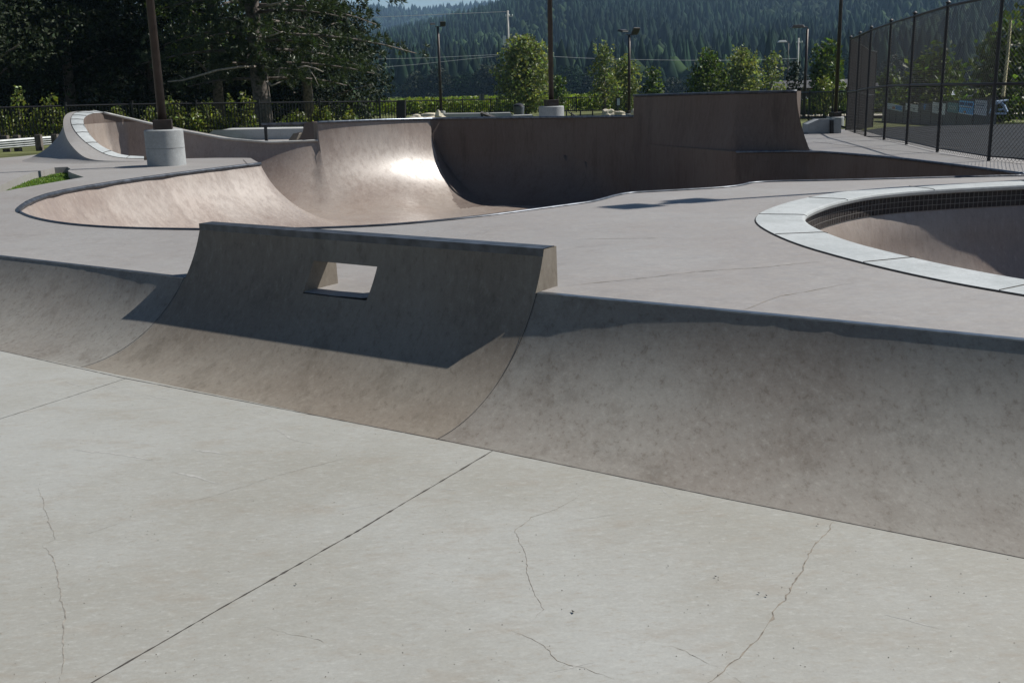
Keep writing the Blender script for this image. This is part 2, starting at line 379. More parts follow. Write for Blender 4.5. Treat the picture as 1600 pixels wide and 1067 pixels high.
# the raised extension at the right of the back wall
extn=thing('wall_extension','tall shaded concrete extension rising above the back wall of the bowl, at its right','bowl extension')
Tl=[uy(990,150,23.28),uy(1085,147.2,21.1),uy(1150,145.4,19.85),uy(1205,144,19.55),uy(1245,143.2,19.35)]
Tl=resample(Tl,.25,False); n=len(Tl)
Bl=resample([(float(back[-1][0])+.004,float(back[-1][1])-.01,.60),(3.62,21.15,.60),(4.28,19.5,.60),und(1268,236)*[1,1,0]+[0,0.03,.60]],.12,False)
def at(poly,t):
    A=np.array(poly); L=np.r_[0,np.cumsum(np.linalg.norm(np.diff(A[:,:2],axis=0),axis=1))]; L/=L[-1]
    return np.array([np.interp(t,L,A[:,k]) for k in range(3)])
rows=[]
for k in range(9):
    u=k/8; row=[]
    for i in range(41):
        t=i/40; a=at(Bl,t); b=at(Tl,t); h=u; fx=1-(1-h)**1.0
        e=.62; q=a+(b-a)*np.array([u**e*1.0,u**e*1.0,1*u]) if 0 else a+(b-a)*u
        hor_=a[:2]+(b[:2]-a[:2])*(1-(1-u)**1.7); row.append((hor_[0],hor_[1],q[2]))
    rows.append(row)
MB().loft(rows).build('curved_face',m_wall_shade,extn,True)
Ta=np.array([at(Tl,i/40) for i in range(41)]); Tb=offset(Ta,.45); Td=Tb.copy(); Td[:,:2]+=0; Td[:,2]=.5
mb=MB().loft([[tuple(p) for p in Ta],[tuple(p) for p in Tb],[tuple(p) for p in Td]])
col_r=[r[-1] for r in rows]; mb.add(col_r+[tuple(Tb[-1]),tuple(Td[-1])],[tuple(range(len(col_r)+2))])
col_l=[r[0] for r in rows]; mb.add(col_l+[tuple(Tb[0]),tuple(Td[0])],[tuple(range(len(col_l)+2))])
mb.build('back_and_ends',m_wall_shade,extn)
MB().tube([tuple(p) for p in Ta],.028,8).build('steel_coping',m_dsteel,extn,True)
# the wave-shaped end: pale coping strip and concrete skirt
wave=thing('wave_wall','sweeping raised concrete wave with pale blue-white tiled coping, at the left end of the snake run','concrete wave')
outc=[uy(*q) for q in ((225,248.5,21.35),(192,248,21.3),(170,244,21.3),(154,237,21.4),(133,223,21.6),(119,208.5,21.9),(112,197,22.3),(110,187,22.8),(114,178.5,23.5),(122,174.5,24.1),(150,173.2,24.9))]
inn=crad[:11]; inn=[np.array(q) for q in inn]
inn_s=smooth_poly(inn,it=2); out_s=smooth_poly(outc,it=2)
K=60
def even(poly,m): return [at3(poly,i/(m-1)) for i in range(m)]
def at3(poly,t):
    A=np.array(poly); L=np.r_[0,np.cumsum(np.linalg.norm(np.diff(A,axis=0),axis=1))]; L/=L[-1]; return np.array([np.interp(t,L,A[:,k]) for k in range(3)])
I_=even(inn_s,K); O_=even(out_s,K)
MB().loft([[tuple(p+[0,0,.0]) for p in I_],[tuple(a*.5+b*.5+[0,0,.012]) for a,b in zip(I_,O_)],[tuple(p) for p in O_]]).build('pale_coping',m_cop,wave,True)
jm=MB()
for i in range(4,K-6,6):
    a,b=I_[i],O_[i]; jm.tube([tuple(a+[0,0,.012]),tuple((a+b)/2+[0,0,.02]),tuple(b+[0,0,.012])],.005,4)
jm.tube([tuple(p+[0,0,.006]) for p in O_],.005,4)
jm.build('coping_joints',m_joint,wave)
crest=[uy(*q) for q in ((225,252,21.0),(180,252,20.9),(150,251,20.9),(130,246,21.0),(114,231,21.3),(104,217,21.7),(99,200,22.2),(98.5,187,22.8),(103,178.5,23.5),(113,174.5,24.2),(140,173.4,25.1))]
C_=even(smooth_poly(crest,it=2),K)
foot=[]
for i,(c,o) in enumerate(zip(C_,O_)):
    d=(c-o)[:2]; d/=np.linalg.norm(d)+1e-9; hh=max(0,c[2]-.64); t=i/(K-1)
    L=.05+hh*(1.15-.35*ss((t-.55)/.3)); foot.append(np.array((c[0]+d[0]*L,c[1]+d[1]*L,.63)))
rows=[[tuple(p) for p in O_],[tuple(p) for p in C_]]
for u in np.linspace(.1,1,10):
    rows.append([tuple(np.r_[c[:2]+(f[:2]-c[:2])*u**1.7,c[2]+(f[2]-c[2])*(1-(1-u)**1.35)]) for c,f in zip(C_,foot)])
MB().loft(rows).build('skirt',m_deck,wave,35)
# back side of the far rim of the run
A=np.array(smooth_poly(crad[10:],it=1)); B=offset(A,.3); D=offset(A,.6); D[:,2]=.5
MB().loft([[tuple(p) for p in A],[tuple(p) for p in B],[tuple(p) for p in D]]).build('outer_bank',m_deck,wave,True)
# ------------------------------------------------ pool
pool_o=[und(*q) for q in ((1600,463),(1500,446),(1400,425),(1320,405),(1250,385),(1205,366),(1180,350),(1182,338),(1200,328),(1240,315),(1300,303),(1370,296),(1450,291),(1530,287),(1600,284))]
pool_o+=[np.array((x,y,.648)) for x,y in ((7.4,12.6),(8.8,12.1),(9.9,10.8),(10.2,8.8),(9.6,7.0),(8.1,5.6),(6.2,4.9),(4.4,4.8),(3.55,5.2))]
pool_o=smooth_poly(pool_o,True,2)
def inoff(poly,d):
    A=np.array(poly,float); t=np.roll(A,-1,0)-np.roll(A,1,0); t=t[:,:2]; t/=np.linalg.norm(t,axis=1)[:,None]; n=np.column_stack([-t[:,1],t[:,0]])
    if not inside((A[:1,:2]+n[:1]*.05),poly)[0]: n=-n
    B=A.copy(); B[:,:2]+=n*d; return B
PO=np.array(resample(pool_o,.12)); PO[:,2]=zdeck(PO[:,0],PO[:,1])
def ring(d,dz): B=inoff(PO,d); B[:,2]=PO[:,2]+dz; return [tuple(p) for p in B]
pool=thing('skate_pool','round bottomed skate pool with pale segmented coping and dark tile band, at right','skate pool')
MB().loft([ring(0,.0),ring(.0,.012),ring(.2,.013),ring(.36,.015),ring(.42,.014),ring(.445,.006),ring(.45,-.012),ring(.44,-.04),ring(.40,-.045)],True).build('pool_coping',m_cop,pool,14)
jm=MB()
for i in range(0,len(PO),9):
    jm.tube([ring(0,.0)[i],ring(0.002,.014)[i],ring(.2,.015)[i],ring(.36,.017)[i],ring(.42,.016)[i],ring(.452,.005)[i]],.004,5)
jm.tube(ring(-.003,.004),.007,4,closed=True)
jm.build('coping_joints',m_joint,pool)
m_tile,t_,b_=nm('pool_tiles'); n_=t_.nodes; l_=t_.links
uvn=n_.new('ShaderNodeUVMap'); br=n_.new('ShaderNodeTexBrick'); br.offset=0; br.inputs['Scale'].default_value=1; br.inputs['Brick Width'].default_value=.062; br.inputs['Row Height'].default_value=.062; br.inputs['Mortar Size'].default_value=.003
br.inputs['Color1'].default_value=(.022,.018,.018,1); br.inputs['Color2'].default_value=(.035,.03,.028,1); br.inputs['Mortar'].default_value=(.17,.165,.155,1)
l_.new(uvn.outputs[0],br.inputs[0]); l_.new(br.outputs[0],b_.inputs['Base Color']); b_.inputs['Roughness'].default_value=.25
r1,r2=ring(.40,-.045),ring(.40,-.235)
mb=MB().loft([r1,r2],True); tb=mb.build('tile_band',m_tile,pool)
uv=tb.data.uv_layers.new(name='UVMap'); L=np.r_[0,np.cumsum(np.linalg.norm(np.diff(np.array(r1+[r1[0]])[:,:2],axis=0),axis=1))]; nn=len(r1)
for p in tb.data.polygons:
    vs=[tb.data.loops[i].vertex_index for i in p.loop_indices]; wrap=any(v%nn==nn-1 for v in vs) and any(v%nn==0 for v in vs)
    for li,v in zip(p.loop_indices,vs): uv.data[li].uv=(L[v%nn+(nn if wrap and v%nn==0 else 0)],.19 if v<nn else 0)
rows=[ring(.39,-.235)]
for k in range(1,17):
    th=math.radians(90*(1-k/16)); R=1.45; rows.append(ring(.39+.06*(k>0)+R*(1-math.sin(th)),-.25-R*math.cos(th)*1.05))
pin=[Vector(q[:2]) for q in rows[-1]]
mb=MB().loft(rows,True); n0=len(mb.v)-len(rows[-1]); 
mb.build('pool_wall',m_bowl,pool,True)
V,Fc=sheet([np.array(q) for q in rows[-1]][::2],[],lambda x,y:np.full(len(x),float(rows[-1][0][2])-.002),.8)
npmesh('pool_floor',V,Fc,m_bowl,pool)
# ------------------------------------------------ grass pit in the deck
pit=[und(*q) for q in ((-60,318),(-40,308),(0,290.5),(20,281),(50,270),(85,262),(105,261),(110,264),(106,267.5),(113,271),(131,277),(90,284),(50,291),(0,300.5),(-40,312))]
PIT=np.array(resample(pit,.2))
inn_p=inoff(PIT,.05)
curb=MB(); lo=PIT.copy(); lo[:,2]=.42
curb.loft([[tuple(p) for p in PIT],[tuple(p) for p in lo]],True).build('planter_curb',m_deck,None); co_=bpy.data.objects['planter_curb']; tag(co_,'low dark concrete edge round the small grass patch in the left deck','curb')
V,Fc=sheet(pit,[],lambda x,y:np.full(len(x),.47),.4)
tag(npmesh('turf_ground',V,Fc,m_grass),kind='structure')
G=rng.uniform(PIT.min(0)[:2],PIT.max(0)[:2],(26000,2)); G=G[inside(G,pit)]
gr=leaves('grass_tufts',np.column_stack([G,np.full(len(G),.50)+rng.uniform(0,.02,len(G))]),.02,leafmat('lawn_grass',(.12,.20,.045),.4),None,2.6,2.0); tag(gr,'short green grass growing in the sunken patch','grass',kind='stuff')
# ------------------------------------------------ deck
lips=[]
def lipz(s): return .640-.145*float(ss((-3.6-s)/1.3))-.028*float(ss((s+3.3)/1.9))-.025*float(ss((-6.7-s)/1.5))
lip=[]
for s in np.arange(-16,9.01,.25):
    z=lipz(s); lip.append(np.array(st(s,FO+run(z,s),z)))
OUT=[p for p in lip]+[np.array((x,y,.65)) for x,y in ((13.5,3),(13.5,11),(9.2,12.6),(8.9,14),(8.05,14.05),(7.9,16),(7.9,18.1),(8.15,20.4),(8.35,22.2),(8.55,23.8),(8.85,25.4),(9.1,27.0),(8,30),(4,32),(-3,32),(-8,29.5),(-10.6,27.5),(-11.2,25.2),(-11.35,24.2),(-12.2,22.75),(-17,21.8),(-17,16))]
LP=[q for q in BR[::3]]
V,Fc=sheet(OUT,[LP,[q for q in PO],[q for q in PIT]],zdeck,.45)
k=np.ones(len(V),bool)
deck=tag(npmesh('deck_pavement',V,Fc,m_deck,smooth=True),kind='structure')
# small triangles left between the coarse hole outline and the fine rim are closed by using the same outline
# ------------------------------------------------ foreground ramp
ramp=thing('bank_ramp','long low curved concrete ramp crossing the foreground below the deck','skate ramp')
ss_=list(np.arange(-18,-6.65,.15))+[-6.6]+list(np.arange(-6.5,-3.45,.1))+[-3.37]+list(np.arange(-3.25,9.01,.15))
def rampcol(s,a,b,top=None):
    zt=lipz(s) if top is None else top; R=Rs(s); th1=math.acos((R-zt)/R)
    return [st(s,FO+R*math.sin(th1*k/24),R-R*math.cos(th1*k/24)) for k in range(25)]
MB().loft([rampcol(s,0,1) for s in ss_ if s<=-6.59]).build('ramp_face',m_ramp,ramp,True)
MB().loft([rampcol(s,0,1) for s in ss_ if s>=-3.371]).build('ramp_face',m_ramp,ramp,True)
def lipstrip(s0,s1):
    mb=MB(); pts=[]
    r1,r2,r3,r4=[],[],[],[]
    for s in np.arange(s0,s1+.01,(s1-s0)/40):
        z=lipz(s); o=FO+run(z,s)
        r1.append(st(s,o-.003,z-.045)); r2.append(st(s,o-.003,z+.004)); r3.append(st(s,o+.045,z+.004)); r4.append(st(s,o+.045,z-.01))
    return mb.loft([r1,r2,r3,r4])
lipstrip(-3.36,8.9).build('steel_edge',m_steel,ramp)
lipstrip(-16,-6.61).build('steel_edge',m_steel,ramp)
# seams on the ramp
for s in (-6.61,-3.36):
    c=rampcol(s,0,1); MB().loft([[ (p[0]-T2[0]*.0028-N2[0]*.003,p[1]-T2[1]*.0028-N2[1]*.003,p[2]+.003) for p in c],[(p[0]+T2[0]*.0028-N2[0]*.003,p[1]+T2[1]*.0028-N2[1]*.003,p[2]+.003) for p in c]]).build('seam',m_joint,ramp)
# ------------------------------------------------ the block with the window
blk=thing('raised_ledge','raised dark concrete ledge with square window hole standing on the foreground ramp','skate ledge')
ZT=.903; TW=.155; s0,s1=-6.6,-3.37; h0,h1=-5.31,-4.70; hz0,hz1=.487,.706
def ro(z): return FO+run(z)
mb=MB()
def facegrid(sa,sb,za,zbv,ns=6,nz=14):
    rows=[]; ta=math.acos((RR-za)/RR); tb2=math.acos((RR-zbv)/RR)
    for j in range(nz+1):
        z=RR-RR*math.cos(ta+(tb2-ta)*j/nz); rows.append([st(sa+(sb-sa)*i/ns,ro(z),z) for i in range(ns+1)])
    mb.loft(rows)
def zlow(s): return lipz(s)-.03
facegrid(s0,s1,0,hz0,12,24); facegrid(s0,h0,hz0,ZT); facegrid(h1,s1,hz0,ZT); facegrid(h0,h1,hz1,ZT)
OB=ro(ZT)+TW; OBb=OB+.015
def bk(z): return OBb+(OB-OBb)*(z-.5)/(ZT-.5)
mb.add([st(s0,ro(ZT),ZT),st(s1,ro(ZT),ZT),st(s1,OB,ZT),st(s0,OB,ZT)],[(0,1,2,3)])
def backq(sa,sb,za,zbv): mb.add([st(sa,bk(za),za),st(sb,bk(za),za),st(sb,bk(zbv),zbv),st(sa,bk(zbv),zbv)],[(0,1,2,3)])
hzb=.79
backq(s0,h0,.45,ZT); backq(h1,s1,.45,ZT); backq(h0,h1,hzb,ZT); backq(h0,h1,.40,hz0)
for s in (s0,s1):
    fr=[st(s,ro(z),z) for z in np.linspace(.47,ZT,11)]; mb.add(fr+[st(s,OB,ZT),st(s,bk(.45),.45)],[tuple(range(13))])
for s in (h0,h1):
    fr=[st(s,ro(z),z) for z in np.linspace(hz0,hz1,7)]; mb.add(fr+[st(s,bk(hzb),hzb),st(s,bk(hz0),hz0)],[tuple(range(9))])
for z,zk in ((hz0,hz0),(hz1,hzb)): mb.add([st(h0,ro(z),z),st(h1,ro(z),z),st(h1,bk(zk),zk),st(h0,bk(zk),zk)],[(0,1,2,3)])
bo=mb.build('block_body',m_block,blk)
import bmesh
_b=bmesh.new(); _b.from_mesh(bo.data); bmesh.ops.remove_doubles(_b,verts=_b.verts,dist=.0004); bmesh.ops.recalc_face_normals(_b,faces=_b.faces); _b.to_mesh(bo.data); _b.free()
for p in bo.data.polygons: p.use_smooth=True
bo.data.set_sharp_from_angle(angle=math.radians(25))
MB().loft([[st(s,ro(ZT)-.014,ZT-.045) for s in (s0-.002,s1+.002)],[st(s,ro(ZT)-.014,ZT+.006) for s in (s0-.002,s1+.002)],[st(s,OB-.03,ZT+.006) for s in (s0-.002,s1+.002)],[st(s,OB-.03,ZT-.004) for s in (s0-.002,s1+.002)]]).build('steel_top',m_dsteel,blk)
# ------------------------------------------------ foreground slab
slab=[st(-18,FO,0),st(9,FO,0),(15,-6,0),(-22,-6,0)]
sl_=npmesh('slab_pavement',slab,[(0,1,2,3)],m_slab); tag(sl_,kind='structure')
def strip(pix,w0,mat,name,parent,z=0.0015,jag=.004,seg=.03,fn=None,taper=False):
    P=[np.array((fn or (lambda a,b:un(a,b,0)))(*q)) for q in pix]; A=np.array(resample(P,seg,False)); n=len(A)
    t=np.gradient(A[:,:2],axis=0); t/=np.linalg.norm(t,axis=1)[:,None]; nn=np.column_stack([-t[:,1],t[:,0]])
    wob=np.cumsum(rng.normal(0,jag,n)); wob-=np.linspace(wob[0],wob[-1],n); wob=np.convolve(wob,np.ones(3)/3,'same')+rng.normal(0,jag*.6,n); 
    ww=w0*np.exp(rng.normal(0,.45,n)) if jag>.0005 else w0*np.exp(rng.normal(0,.25,n))
    if taper: ww*=np.minimum(1,np.minimum(np.arange(n),np.arange(n)[::-1])/6+.1)
    c=A[:,:2]+nn*wob[:,None]; zz=A[:,2]+z
    V=np.concatenate([np.column_stack([c+nn*ww[:,None]/2,zz]),np.column_stack([c-nn*ww[:,None]/2,zz])])
    return npmesh(name,V,[(i,i+1,n+i+1,n+i) for i in range(n-1)],mat,parent)
strip([(-40,539),(190,590),(705,690),(1120,776),(1650,882)],.006,m_joint,'expansion_joint',sl_,jag=.0003)
strip([(770,704),(560,830),(345,950),(140,1068),(60,1115)],.006,m_joint,'expansion_joint',sl_,jag=.0006)
strip([(198,591),(90,626),(-30,664)],.004,m_joint,'expansion_joint',sl_,jag=.0003)
for pix,wd,mt in (([(1305,813),(1292,838),(1280,858),(1268,890),(1253,915),(1240,940),(1222,965),(1205,983),(1183,1005),(1160,1030),(1135,1050),(1105,1067)],.009,m_crack),
  ([(1135,1050),(1100,1033),(1070,1018),(1048,1008)],.004,m_crack),([(1135,1050),(1165,1070)],.005,m_crack),
  ([(908,772),(870,795),(835,810),(812,828),(816,850),(822,880),(825,905),(838,930),(848,952),(835,965)],.004,m_crack),
  ([(800,985),(848,1003),(875,1030),(925,1045),(960,1062)],.004,m_crack),
  ([(60,762),(72,795),(78,830),(82,843),(66,852)],.005,m_crack),([(66,852),(82,880),(92,920),(96,960),(93,1000),(92,1067)],.008,m_crack),
  ([(545,714),(450,740),(380,760),(290,786)],.004,m_crack),([(220,805),(160,826),(115,838)],.003,m_crack),
  ([(412,978),(450,990),(500,998),(520,1012)],.003,m_crack)):
    strip(pix,wd*.42,(m_faint if pix[0][0]<600 else mt),'crack',sl_,z=.001,jag=.0035,seg=.02,taper=True)
for pix,wd in (([(880,447),(980,437),(1090,425),(1200,418),(1290,408)],.010),([(1160,485),(1220,463),(1290,450),(1335,442)],.010),([(900,374),(985,373),(1060,372)],.010)):
    strip(pix,wd*.6,m_crack,'crack',deck,jag=.004,seg=.05,fn=und,taper=True)
strip([(1130,302),(1200,301.5),(1290,296),(1430,289)],.012,m_joint,'deck_seam',deck,jag=.0005,fn=und) if 0 else None
strip([(380,250),(388,258)],.02,m_joint,'expansion_joint',deck,jag=.0005,fn=und)
strip([(112,266),(180,264),(230,262)],.03,m_joint,'expansion_joint',deck,jag=.001,fn=und)
strip([(1270,222),(1350,231),(1480,243),(1610,258)],.025,m_joint,'expansion_joint',deck,jag=.001,fn=und)
strip([(1275,217),(1400,222),(1500,232)],.02,m_joint,'expansion_joint',deck,jag=.001,fn=und)
m_scuff=flat('pale_scuff',(.30,.298,.28),.7,0,.2,40)
for pix,wd in (([(115,702),(175,709),(240,720)],.012),([(270,736),(305,745),(342,756)],.014),([(300,703),(330,706),(356,711)],.02),([(395,645),(412,643),(424,649)],.014),([(432,671),(455,686),(486,693)],.008),([(610,750),(640,746)],.008),([(612,748),(630,742)],.006),([(690,764),(712,765)],.02),([(100,596),(128,604)],.010),([(160,600),(186,606)],.008),([(230,618),(262,624)],.010),([(520,800),(600,785)],.004),([(900,812),(960,804)],.004),([(1080,800),(1110,795)],.008),([(1030,760),(1050,778)],.006),([(620,985),(700,950)],.004),([(860,1050),(930,1035)],.005),([(1420,820),(1500,850)],.004),([(50,980),(120,960)],.004),([(1380,960),(1480,985)],.004)):
    strip(pix,wd,m_scuff,'scuff',sl_,z=.0007,jag=.002,seg=.02,taper=True)
# leaf litter and pebbles on the slab
lit=MB()
for px,py,r in ((896,957,.02),(1044,886,.008),(1118,902,.012),(1122,908,.007),(1186,928,.012),(1198,932,.012),(518,936,.006),(463,914,.012),(1278,821,.010),(1368,820,.009),(1207,694,.01),(630,858,.004),(460,610,.006),(1498,927,.004),(1420,1012,.005)):
    p=un(px,py,0); r*=.55
    if py<700: continue
    a=random.uniform(0,3); lit.add([(p[0]+r*math.cos(a+k*1.26)*(1 if k%2 else .45),p[1]+r*math.sin(a+k*1.26)*(1 if k%2 else .5),.005+.004*(k%2)) for k in range(5)],[(0,1,2,3,4)])
tag(lit.build('leaf_litter',m_joint),'scattered specks of dry leaf and grit on the foreground slab','litter',kind='stuff')

gr2=MB()
for _ in range(420):
    px,py=random.uniform(0,1600),random.uniform(600,1067)
    p=un(px,py,0)
    if p[0]*N2[0]+p[1]*N2[1]>FO-.02: continue
    r_=random.uniform(.0008,.003); a=random.uniform(0,3)
    gr2.add([(p[0]+r_*math.cos(a+k*1.57)*random.uniform(.6,1.3),p[1]+r_*math.sin(a+k*1.57)*random.uniform(.6,1.3),.001) for k in range(4)]+[(p[0],p[1],.002+r_*.6)],[(0,1,4),(1,2,4),(2,3,4),(3,0,4)])
tag(gr2.build('grit',m_crack),'fine scattered grit on the foreground slab','grit',kind='stuff')

# ================================================= GROUND AND FAR SETTING
FP=[np.array(q) for q in ((-24,-8),(16,-8),(16,11.2),(9.2,12.6),(8.9,14),(8.05,14.05),(7.9,16),(7.9,18.1),(8.15,20.4),(8.35,22.2),(8.55,23.8),(8.85,25.4),(9.1,27.0),(8,30),(4,32),(-3,32),(-8,29.5),(-10.6,27.5),(-11.2,25.2),(-11.35,24.2),(-12.2,22.75),(-17,21.8),(-24,20))]
m_ground=flat('dirt_ground',(.10,.11,.045),.95,0,.5,.8,.4,spec=.1)
gx=np.concatenate([np.array([-2500,-1200,-500,-250]),np.arange(-120,121,8),np.array([250,500,1200,2500])]); gy=np.concatenate([[-300,-60],np.arange(-12,131,6),[180,260,400,800,1600,3200]])
GX,GY=np.meshgrid(gx,gy); G=np.stack([GX.ravel(),GY.ravel()],1)
V,Fc=sheet([np.array(q) for q in ((-2600,-400),(2600,-400),(2600,3300),(-2600,3300))],[FP],gz,900,G)
tag(npmesh('ground',V,Fc,m_ground,smooth=True),kind='structure')
# court asphalt and path beyond the chain link
def gsheet(name,poly,mat,dz,step=3,kind='structure'):
    V,Fc=sheet([np.array(q,float) for q in poly],[],lambda x,y:gz(x,y)+dz,step); return tag(npmesh(name,V,Fc,mat),kind=kind)
m_court=flat('court_asphalt',(.022,.025,.029),.9,0,.2,3,spec=.1)
gsheet('court_pavement',[(9.3,12.8),(60,12),(60,84),(24,84),(9.3,27.2),(8.6,23.6),(8.2,20.4),(7.98,18.1),(7.98,16),(8.1,14.1)],m_court,.03)
gsheet('path',[(6,70),(60,70),(60,74),(6,74)],flat('path_gravel',(.42,.39,.32),.9),.03)
# wooded hills
def hill(name,r0_,r1_,ridge,nT,hT,rT,seed,a0=-.62,a1=.62):
    rg=np.random.default_rng(seed)
    def top(az):
        px=800+1600*np.tan(az); y=np.interp(px,[q[0] for q in ridge],[q[1] for q in ridge]); return np.array([zat(a_,b_,r1_*math.cos(c_)) for a_,b_,c_ in zip(np.ravel(px),np.ravel(y),np.ravel(az))]).reshape(np.shape(px))
    def zf(az,r):
        u=(r-r0_)/(r1_-r0_); wig=.035*np.sin(az*41+seed)*np.sin(r*.011)+.03*np.sin(az*23+r*.006)+.05*np.sin(az*9.-r*.004)
        return -.6+(top(az)-hT*.9)*ss(np.clip(u,0,1)*.98+wig*np.clip(u*4,0,1)*(1-u))**.9
    na,nr=160,50; az=np.linspace(a0,a1,na); rr=np.linspace(r0_,r1_*1.12,nr); A,R=np.meshgrid(az,rr)
    Z=zf(A,R); V=np.stack([R*np.sin(A),R*np.cos(A),Z],-1).reshape(-1,3)
    Fq=[(j*na+i,j*na+i+1,(j+1)*na+i+1,(j+1)*na+i) for j in range(nr-1) for i in range(na-1)]
    tag(npmesh(name,V,Fq,flat(name+'_soil',(.02,.03,.014),.95,0,.4,.05,spec=.05),smooth=True),kind='structure')
    # trees: ragged spires and rounded crowns in one mass
    a=rg.uniform(a0,a1,nT); r=np.sqrt(rg.uniform(r0_**2,(r1_*1.02)**2,nT)); z=zf(a,r); h=hT*(.4+rg.gamma(3.,.2,nT).clip(0,1.2)); rad=rT*rg.uniform(.7,1.3,nT); 
    patch=np.sin(a*17+r*.006+seed)+np.sin(a*31-r*.013)+rg.normal(0,.8,nT); rnd=patch>.9; h=np.where(rnd,h*.62,h); rad=np.where(rnd,rad*1.5,rad)
    k=6; lv=np.array([.08,.38,.7,1.0]); wc=np.array([.8,.85,.5,.05]); wr=np.array([.8,1.05,.75,.15])
    an=rg.uniform(0,6.28,nT)
    V=np.zeros((nT,len(lv),k,3)); 
    for i,l in enumerate(lv):
        wd=np.where(rnd,wr[i],wc[i])*rad
        for j in range(k):
            jr=rg.uniform(.45,1.5,nT); V[:,i,j,0]=r*np.sin(a)+np.cos(an+j*1.047)*wd*jr; V[:,i,j,1]=r*np.cos(a)+np.sin(an+j*1.047)*wd*jr; V[:,i,j,2]=z+h*(l+rg.uniform(-.07,.07,nT)*(i<3))
    base=np.array([(i*k+j,i*k+(j+1)%k,(i+1)*k+(j+1)%k,(i+1)*k+j) for i in range(3) for j in range(k)])
    Fq=(base[None]+(np.arange(nT)*len(lv)*k)[:,None,None]).reshape(-1,4)
    tn=rg.uniform(.55,1.45,nT)*np.where(rnd,1.45,.85)*(1+.35*np.sin(a*13+r*.004)*np.sin(r*.009+a*5)); c=np.stack([tn*np.where(rnd,1.15,.9),tn,tn*np.where(rnd,.7,1.0)],1); c=np.repeat(c,len(lv)*k,0)
    o=npmesh(name+'_forest',V.reshape(-1,3),Fq,m_hill,cols=c); return o
o=hill('near_hill',400,1700,[(-400,100),(200,95),(500,75),(610,60),(700,42),(780,22),(830,2),(900,-20),(1100,-25),(1400,-25),(2000,-25)],42000,13,3.4,3); tag(o,'dark conifer forest covering the nearer hillside','forest',kind='stuff')
o=hill('far_hill',1800,3000,[(-400,90),(200,80),(450,40),(560,8),(612,9),(660,15),(700,15),(730,10),(780,7),(830,4),(900,-5),(1300,-25),(2000,-25)],16000,20,6.5,5); tag(o,'bluish forest on the far ridge under the strip of sky','forest',kind='stuff')
# vineyard
vp=[]
yy=94.
i=0
while yy<345:
    sp=2.6+ (yy-94)*.02; xw=yy*.62; dens=60 if i<2 else (26 if i<8 else 9)*1.0; sz=1
    m_=int(xw*1.5*dens*.5*min(1,94/yy*1.6)*(3 if i<3 else 1)); x=rng.uniform(-.32*yy,.42*yy,m_); z0=gz(x,np.full(m_,yy))
    vp.append(np.column_stack([x,yy+rng.normal(0,.22,m_),z0+rng.beta(1.3 if i<3 else 1.6,1.1,m_)*(1.25+.15*np.sin(x*2.1+i))])); yy+=sp; i+=1
vp=np.concatenate(vp); print('vine',len(vp))
near_v=vp[vp[:,1]<120]; far_v=vp[vp[:,1]>=120]
V1=leaves('vineyard_rows',near_v,.2,m_vine); tag(V1,'yellow-green vineyard rows just beyond the far railing','vineyard',kind='stuff')
V2=leaves('vineyard_field',far_v,.55,m_vine); tag(V2,'bright green vineyard field stretching to the foot of the hill','vineyard',kind='stuff')
gsheet('field',[(-160,93),(190,93),(190,345),(-160,345)],flat('field_soil',(.13,.16,.03),.95,0,.3,.3,spec=.05),.05,30)
# ------------------------------------------------ trees
def blobs_points(bl,per,shell=.55):
    out=[]
    for cx,cy,cz,rx,ry,rz_ in bl:
        m_=int(per*(rx*ry*rz_)**(2/3)); d=rng.normal(size=(m_,3)); d/=np.linalg.norm(d,axis=1)[:,None]; r=rng.uniform(shell,1.0,m_)**.6
        bump=1+.22*np.sin(d[:,0]*7+cx*3)*np.sin(d[:,1]*6+cz*5)+.15*np.sin(d[:,2]*9+cy)
        out.append(np.column_stack([cx+d[:,0]*r*rx*bump,cy+d[:,1]*r*ry*bump,cz+d[:,2]*r*rz_*bump]))
    return np.concatenate(out)
def leafy(name,px,d,ytop,wpx,label,cat='tree',mat=None,size=.15,per=420,group=None,n=11,base=None,low=.16,lean=0):
    mat=mat or m_leaf; X=xat(px,d); g=float(gz(X,d)) if base is None else base; top=zat(px,ytop,d); Hh=top-g; W=wpx/1600*d/2*(1.04 if d<200 else 1)
    t=thing(name,label,cat,(X,d,g),0,group)
    bl=[]; 
    for k in range(n):
        u=(k+.5)/n; zz=Hh*(low+(1-low)*u*.92); env=math.sin(math.pi*min(1,(u*.86+.16)))**.7; a=k*2.4+px; rr=W*env*.55*random.uniform(.5,1)
        br_=W*(.40+.22*random.random())*(.6+.4*env); bl.append((math.cos(a)*rr+lean*u,math.sin(a)*rr,zz,br_,br_,br_*random.uniform(.8,1.25)))
    bl.append((lean,0,Hh*.93,W*.22,W*.22,Hh*.09)); 
    # upright shoots
    for k in range(5): a=k*1.25+px; bl.append((math.cos(a)*W*.5+lean*.8,math.sin(a)*W*.4,Hh*random.uniform(.6,.92),W*.12,W*.12,Hh*.11))
    leaves('crown',blobs_points(bl,per/size**2*.02),size,mat,t)
    tr=MB().tube([(0,0,-.1),(0.03,0,Hh*.3),(lean*.5,0,Hh*.62)],[.03*Hh+.02,.02*Hh+.02,.02],7)
    for b in bl[:6]: tr.tube([(0,0,Hh*.2),(b[0]*.5,b[1]*.5,(Hh*.25+b[2])/2),(b[0],b[1],b[2])],[.035,.025,.012],5)
    tr.build('trunk',m_bark,t,True); return t
random.seed(4)
gmid='young leafy trees beyond the far railing'
leafy('poplar_tree',822,80,60,100,'bright pale-leaved tree left of the middle lamp pole, tallest of the young trees',n=15,group=gmid,size=.16,per=480)
leafy('poplar_tree',872,84,118,40,'small dark bushy tree just right of the middle lamp pole',mat=m_leaf2,n=8,group=gmid)
